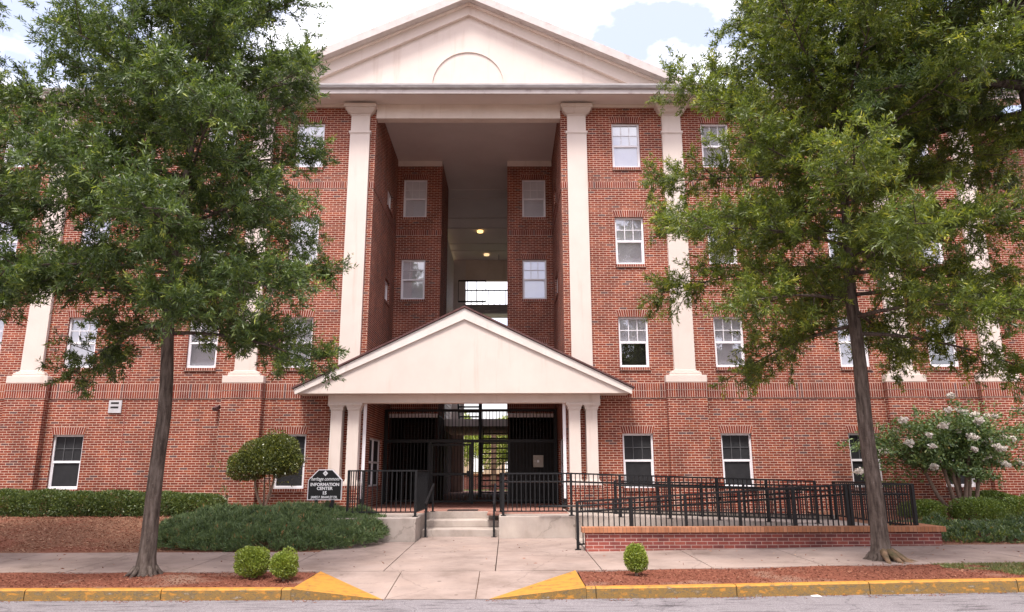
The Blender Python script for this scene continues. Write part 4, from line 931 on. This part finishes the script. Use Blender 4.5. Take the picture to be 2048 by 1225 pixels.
# kerbside boxwoods
shrub('boxwood_ball', 'larger of the two clipped boxwood balls by the left kerb', 'shrub', (-2.76,-8.68,.155), [((0,0,.235),(.25,.25,.20),5200,dict(bump=.10,power=2.6)),((-.05,0,.33),(.15,.15,.12),900,dict(bump=.25,shell=.1)),((0,0,.235),(.22,.21,.17),3000,dict(bump=.03,power=2.8,shell=.8))], (.028,.017), M['box_leaf'], 'small clipped boxwoods by the kerb', [([(0,0,-.03),(.0,0,.2)],[.022,.015])], 5)
shrub('boxwood_ball', 'smaller boxwood ball nearer the yellow kerb ramp on the left', 'shrub', (-2.18,-8.95,.15), [((0,0,.22),(.20,.21,.18),4200,dict(bump=.12,power=2.4)),((.06,0,.32),(.12,.12,.11),700,dict(bump=.25,shell=.1)),((0,0,.22),(.18,.18,.15),2600,dict(bump=.03,shell=.8))], (.028,.017), M['box_leaf'], 'small clipped boxwoods by the kerb', [([(0,0,-.03),(.02,0,.2)],[.022,.015])], 6)
shrub('boxwood_ball', 'lone clipped boxwood ball in the mulch right of the kerb ramp', 'shrub', (3.2,-8.66,.165), [((0,0,.25),(.17,.175,.19),3800,dict(bump=.11,power=2.5)),((.03,0,.33),(.11,.11,.12),600,dict(bump=.25,shell=.1)),((0,0,.25),(.15,.15,.165),2600,dict(bump=.03,shell=.8))], (.028,.017), M['box_leaf'], 'small clipped boxwoods by the kerb', [([(0,0,-.03),(.01,0,.15)],[.024,.02])], 7)
# long hedge left
hp = []
for k in range(9):
    x = -14.6+k*.98; hz = .40-.012*k+.025*math.sin(k*2.1); hp.append(((x,-1.35,.30),(.62,.62,hz),7500,dict(bump=.08,power=3.4,shell=.3))); hp.append(((x,-1.35,.28),(.55,.5,hz-.08),2500,dict(bump=.05,power=3.4,shell=.7)))
shrub('hedge', 'long clipped green hedge along the brick wall at the left', 'hedge', (0,0,.62), hp, (.055,.03), M['hedge_leaf'], None, None, 9, tint=(.45,.22))
shrub('wall_plant', 'thin young shoot growing against the brick pier beside the hedge', 'plant', (-6.35,-.65,.68), [((0,0,.32),(.10,.08,.36),160,dict(bump=.2))], (.07,.03), M['hedge_leaf'], None, [([(0,0,0),(.02,0,.6)],[.01,.004])], 12)
# juniper mound: height field of upright feathery sprays
def juniper(name, lab, x0, x1, y0, y1, hf, n, mat, seed, leaf=(.10,.016)):
    g = np.random.default_rng(seed); t = thing(name, lab, 'shrub', ((x0+x1)/2,(y0+y1)/2,bed_z((x0+x1)/2,(y0+y1)/2)))
    X = g.uniform(x0,x1,n*2); Y = g.uniform(y0,y1,n*2)
    H = np.array([hf(x,y) for x,y in zip(X,Y)]); ok = H > .03; X, Y, H = X[ok][:n], Y[ok][:n], H[ok][:n]; n = len(X)
    Z0 = np.array([bed_z(x,y) for x,y in zip(X,Y)])
    lump = .09*np.sin(X*5.1+Y*2)*np.sin(Y*6.3-X)+.05*np.sin(X*11+1)*np.sin(Y*12)
    Zt = H*(1-.55*g.random(n)**2)+lump*(H > .12); e = .06
    hx = np.array([hf(x+e,y)-hf(x-e,y) for x,y in zip(X,Y)])/(2*e); hy = np.array([hf(x,y+e)-hf(x,y-e) for x,y in zip(X,Y)])/(2*e)
    nrm = np.stack([-hx,-hy,np.ones(n)],1); nrm /= np.linalg.norm(nrm,axis=1,keepdims=True)
    base = np.stack([X,Y,Z0+np.maximum(Zt,.01)],1)-np.array(t.location)
    per = 7; P = np.repeat(base,per,0)+g.normal(size=(n*per,3))*.022; spray = np.repeat(nrm+g.normal(size=(n,3))*.55,per,0)
    D = spray+g.normal(size=(n*per,3))*.4; m = n*per
    tint = np.clip(np.repeat(g.normal(.45,.17,size=n),per)+g.normal(0,.1,size=m)+np.repeat((g.random(n) > .985)*.5,per),0,1)
    link('foliage', leaves_mesh('foliage', P, D, g.uniform(.6,1.3,size=m)*leaf[0], leaf[1], tint, mat), t); return t
def hf_main(x, y):
    u = (x+4.0)/2.55; v = (y+3.85)/1.68
    q = abs(u)**2.6+abs(v)**2.6
    return max(0, .39*(1-q)**.5*(1+.12*math.sin(x*3)+.08*math.sin(y*4+x*2))) if q < 1 else 0
juniper('juniper_mound', 'broad dark green juniper mound under the sign left of the steps', -6.6,-1.4,-5.55,-1.9, hf_main, 15000, M['juniper_leaf'], 4)
def hf_gc(x, y):
    return .12*smooth(-5.55,-5.2,y)*(1-smooth(-3.6,-2.8,y))*smooth(9.8,10.2,x)*(1+.5*math.sin(x*3.3)*math.sin(y*4))
juniper('juniper_groundcover', 'low spreading juniper and weeds along the sidewalk right of the brick planter', 9.8,18,-5.55,-2.3, hf_gc, 7000, M['ground_leaf'], 6, leaf=(.08,.026))
# topiary
stm = [([(0,0,-.05),(-.05,0,.25),(-.16,0,.45),(-.24,0,.72),(-.26,.02,.95)],[.045,.04,.034,.03,.022]), ([(.02,0,-.05),(.06,.02,.25),(.16,.02,.5),(.22,.02,.8),(.26,0,1.0)],[.045,.038,.034,.028,.02]),
       ([(.0,.05,-.05),(-.02,.1,.4),(-.05,.12,.95)],[.03,.025,.018]), ([(.0,-.03,-.02),(.10,-.05,.3),(.17,-.06,.6),(.12,-.06,1.0)],[.03,.025,.02,.015])]
shrub('topiary_tree', 'small multi stemmed evergreen clipped to a mushroom crown before the window', 'small tree', (-5.12,-1.15,.68),
      [((.06,0,1.36),(.82,.78,.60),15000,dict(bump=.07,power=2.1,shell=.5,flat_bottom=-.34)), ((.28,0,1.62),(.56,.52,.40),6000,dict(bump=.08)), ((-.46,-.05,1.22),(.50,.5,.36),5200,dict(bump=.09)), ((.50,-.1,1.30),(.44,.44,.33),4500,dict(bump=.13)),((.25,-.1,2.0),(.3,.2,.14),260,dict(bump=.3)),((-.1,.0,1.2),(.95,.7,.5),420,dict(bump=.3,shell=.1))],
      (.055,.028), M['holly_leaf'], None, stm, 14, tint=(.42,.22))
# clipped shrubs at right
for k, (x, y, z, r, lab) in enumerate(((11.75,-1.5,.44,(.50,.5,.30),'round clipped shrub just right of the ramp railing'), (12.88,-1.95,.42,(.60,.55,.345),'largest clipped shrub before the flowering tree stems'),
      (14.0,-.75,.6,(.62,.5,.32),'clipped shrub close to the wall behind the larger ones'), (14.45,-1.65,.46,(.62,.55,.34),'clipped shrub at the right edge of the frame'))):
    shrub('clipped_shrub', lab, 'shrub', (x,y,z), [((0,0,r[2]*.85),r,5200,dict(bump=.10,power=3.)),((0,0,r[2]*.8),tuple(q*.82 for q in r),2400,dict(bump=.05,power=3.,shell=.7))], (.05,.03), M['shrub_leaf'], 'clipped shrubs in the right bed', None, 30+k)
# crape myrtle
CM = thing('flowering_tree', 'multi stemmed crape myrtle with white flower clusters against the right brick wall', 'tree', (12.95,-1.2,.5))
CM.scale = (1.3,1.1,1.2)
g = np.random.default_rng(77); P, D, Tn = [], [], []; tips = []
stems_ = [(-1.1,.2,1.75,-.55),(-.25,-.1,2.0,0),(.1,.1,2.15,.05),(.45,-.1,2.0,.25),(.95,.1,1.75,.5),(.25,-.25,1.8,.1),(-.6,-.2,1.9,-.2)]
for i, (dx, dy, h, kx) in enumerate(stems_):
    pts = [np.array((kx*.12+.05*math.sin(i*2),.05*math.cos(i),-.05)), np.array((kx*.5+dx*.12,dy*.3,.5)), np.array((dx*.55,dy*.7,1.1)), np.array((dx*.9,dy,h*.85)), np.array((dx*1.25,dy*1.4,h))]
    MB().tube([tuple(p) for p in pts],[.05,.042,.034,.022,.01],7).build('stem', M['stem'], CM, smooth=True)
    for j in range(19):
        s = g.uniform(.45,1.); q = s*4; a = min(3,int(q)); p = pts[a]+(pts[a+1]-pts[a])*(q-a)
        az = g.uniform(0,6.28); el = g.uniform(-.45,.7); d = np.array((math.cos(az)*math.cos(el)*1.15,math.sin(az)*math.cos(el)*.65,math.sin(el)*.9)); l = g.uniform(.5,1.15)
        e = p+d*l; tips.append(e)
        for k in range(30):
            u = g.uniform(.1,1); b = p+d*l*u+g.normal(size=3)*.05
            for m in range(5): P.append(b+g.normal(size=3)*.035); D.append(d*.4+g.normal(size=3)*.7); Tn.append(np.clip(g.normal(.5,.2),0,1))
P = np.array(P); D = np.array(D); n = len(P)
link('foliage', leaves_mesh('foliage', P, D, g.uniform(.06,.1,size=n), g.uniform(.03,.045,size=n), np.array(Tn), M['myrtle_leaf']), CM)
def flower_mesh(seed):
    h = np.random.default_rng(seed); mb = MB()
    for k in range(46):
        c = h.normal(size=3); c = c/np.linalg.norm(c)*h.uniform(.3,1.)*np.array((.095,.08,.065)); c[0] += .03*math.sin(seed*2+c[2]*30); r = h.uniform(.022,.036)
        for q in range(3):
            a = h.normal(size=3); a /= np.linalg.norm(a); b = np.cross(a, h.normal(size=3)); b /= np.linalg.norm(b); cc = np.cross(a,b)
            mb.face([tuple(c+b*r),tuple(c+cc*r*.9),tuple(c-b*r),tuple(c-cc*r*.9)])
    return mb.mesh('flower_cluster', M['flower'])
FM = [flower_mesh(s) for s in range(4)]
tips = sorted(tips, key=lambda e: e[1])
cnt = 0
for i, e in enumerate(tips):
    if e[1] > .5 or i % 5 in (1,3,4): continue
    o = link('flower_cluster', FM[i%4], CM); o.location = tuple(e+np.array((0,-.06,.03))); o.rotation_euler = (0,0,i*1.3); s = random.uniform(.7,1.25); o.scale = (s,s,s); cnt += 1
    if cnt > 34: break
# courtyard trees behind
for k, (x, y, h) in enumerate(((.9,27,4.2),(-2.2,31,4.6),(3.6,30,5.0))):
    t = thing('courtyard_tree', ['bright green tree seen straight through the passage','leafy tree left of the passage view in the courtyard','leafy tree right of the passage view in the courtyard'][k], 'tree', (x,y,.7), 'trees in the courtyard')
    MB().tube([(0,0,-.1),(0,0,h*.5)],[.1,.06],8).build('trunk', M['stem'], t)
    p, d = blob(90+k, 9000, (0,0,h*.72), (1.7,1.7,h*.36), bump=.2, shell=.6); gg = np.random.default_rng(k)
    link('crown', leaves_mesh('crown', p, d+gg.normal(size=p.shape)*.8, .16, .07, gg.uniform(.3,1,size=len(p)), M['box_leaf']), t)
# grass, chips, litter
def scatter(name, n, xr, yr, zf, L, W, mat, up, kind='stuff', tint=(0.,1.), seed=1, mask=None):
    g = np.random.default_rng(seed); X = g.uniform(*xr, n); Y = g.uniform(*yr, n)
    if mask is not None: ok = np.array([mask(x,y) for x,y in zip(X,Y)]); X, Y = X[ok], Y[ok]; n = len(X)
    Z = np.array([zf(x,y) for x,y in zip(X,Y)]); P = np.stack([X,Y,Z],1); D = g.normal(size=(n,3)); D[:,2] = D[:,2]*.25+up
    me = leaves_mesh(name, P, D, g.uniform(*L,size=n), g.uniform(*W,size=n), g.uniform(*tint,size=n), mat); o = link(name, me); tag(o, kind=kind); return o
scatter('grass_patch', 45000, (8.0,15), (-9.55,-8.12), lambda x,y: strip_z(x,y)+.002, (.025,.06), (.005,.010), M['grass'], 1.0, seed=3, mask=lambda x,y: x > 7.95+(-8.12-y)*.75+.15*math.sin(y*9) and math.sin(x*3.7+1)*math.sin(y*5) < .75)
scatter('mulch_chips', 9000, (-12,-1.9), (-9.55,-8.15), lambda x,y: strip_z(x,y)+.012, (.02,.06), (.006,.014), M['chip'], .05, seed=4, tint=(0,.9))
scatter('mulch_chips', 9000, (2.36,11), (-9.55,-8.15), lambda x,y: strip_z(x,y)+.012, (.02,.06), (.006,.014), M['chip'], .05, seed=5, tint=(0,.9))
scatter('leaf_litter', 16000, (-15,-5.2), (-5.55,-1.9), lambda x,y: bed_z(x,y)+.012, (.03,.08), (.008,.02), M['chip'], .06, seed=6, tint=(.2,1.))
scatter('leaf_litter', 5000, (9.9,15), (-5.55,-1.5), lambda x,y: bed_z(x,y)+.012, (.03,.08), (.008,.02), M['chip'], .06, seed=7, tint=(.1,.95))
scatter('gutter_grit', 2600, (-12,12), (-9.99,-9.765), lambda x,y: road_z(x,y)+.006, (.015,.05), (.006,.014), M['chip'], .03, seed=8, tint=(0,.8), mask=lambda x,y: not -.5 < x < .9 and (y > -9.85 or math.sin(x*3)+math.sin(x*7.3) > .6))
scatter('fallen_leaves', 420, (-12,12), (-8.05,-2.9), lambda x,y: sidewalk_z(x,y)+.004, (.04,.09), (.012,.022), M['chip'], .02, seed=9, tint=(.2,1.), mask=lambda x,y: (y < -5.7 or -2.3 < x < 2.5) and (abs(x+.2) > 1.6 or (x*7.3) % 1 < .35))
pp = MB().face([(5.42,-9.86,.045),(5.56,-9.89,.046),(5.52,-9.83,.06),(5.43,-9.81,.05)])
tag(pp.build('paper_scrap', M['paper']), 'crumpled white paper scrap lying in the gutter by the right kerb', 'litter')
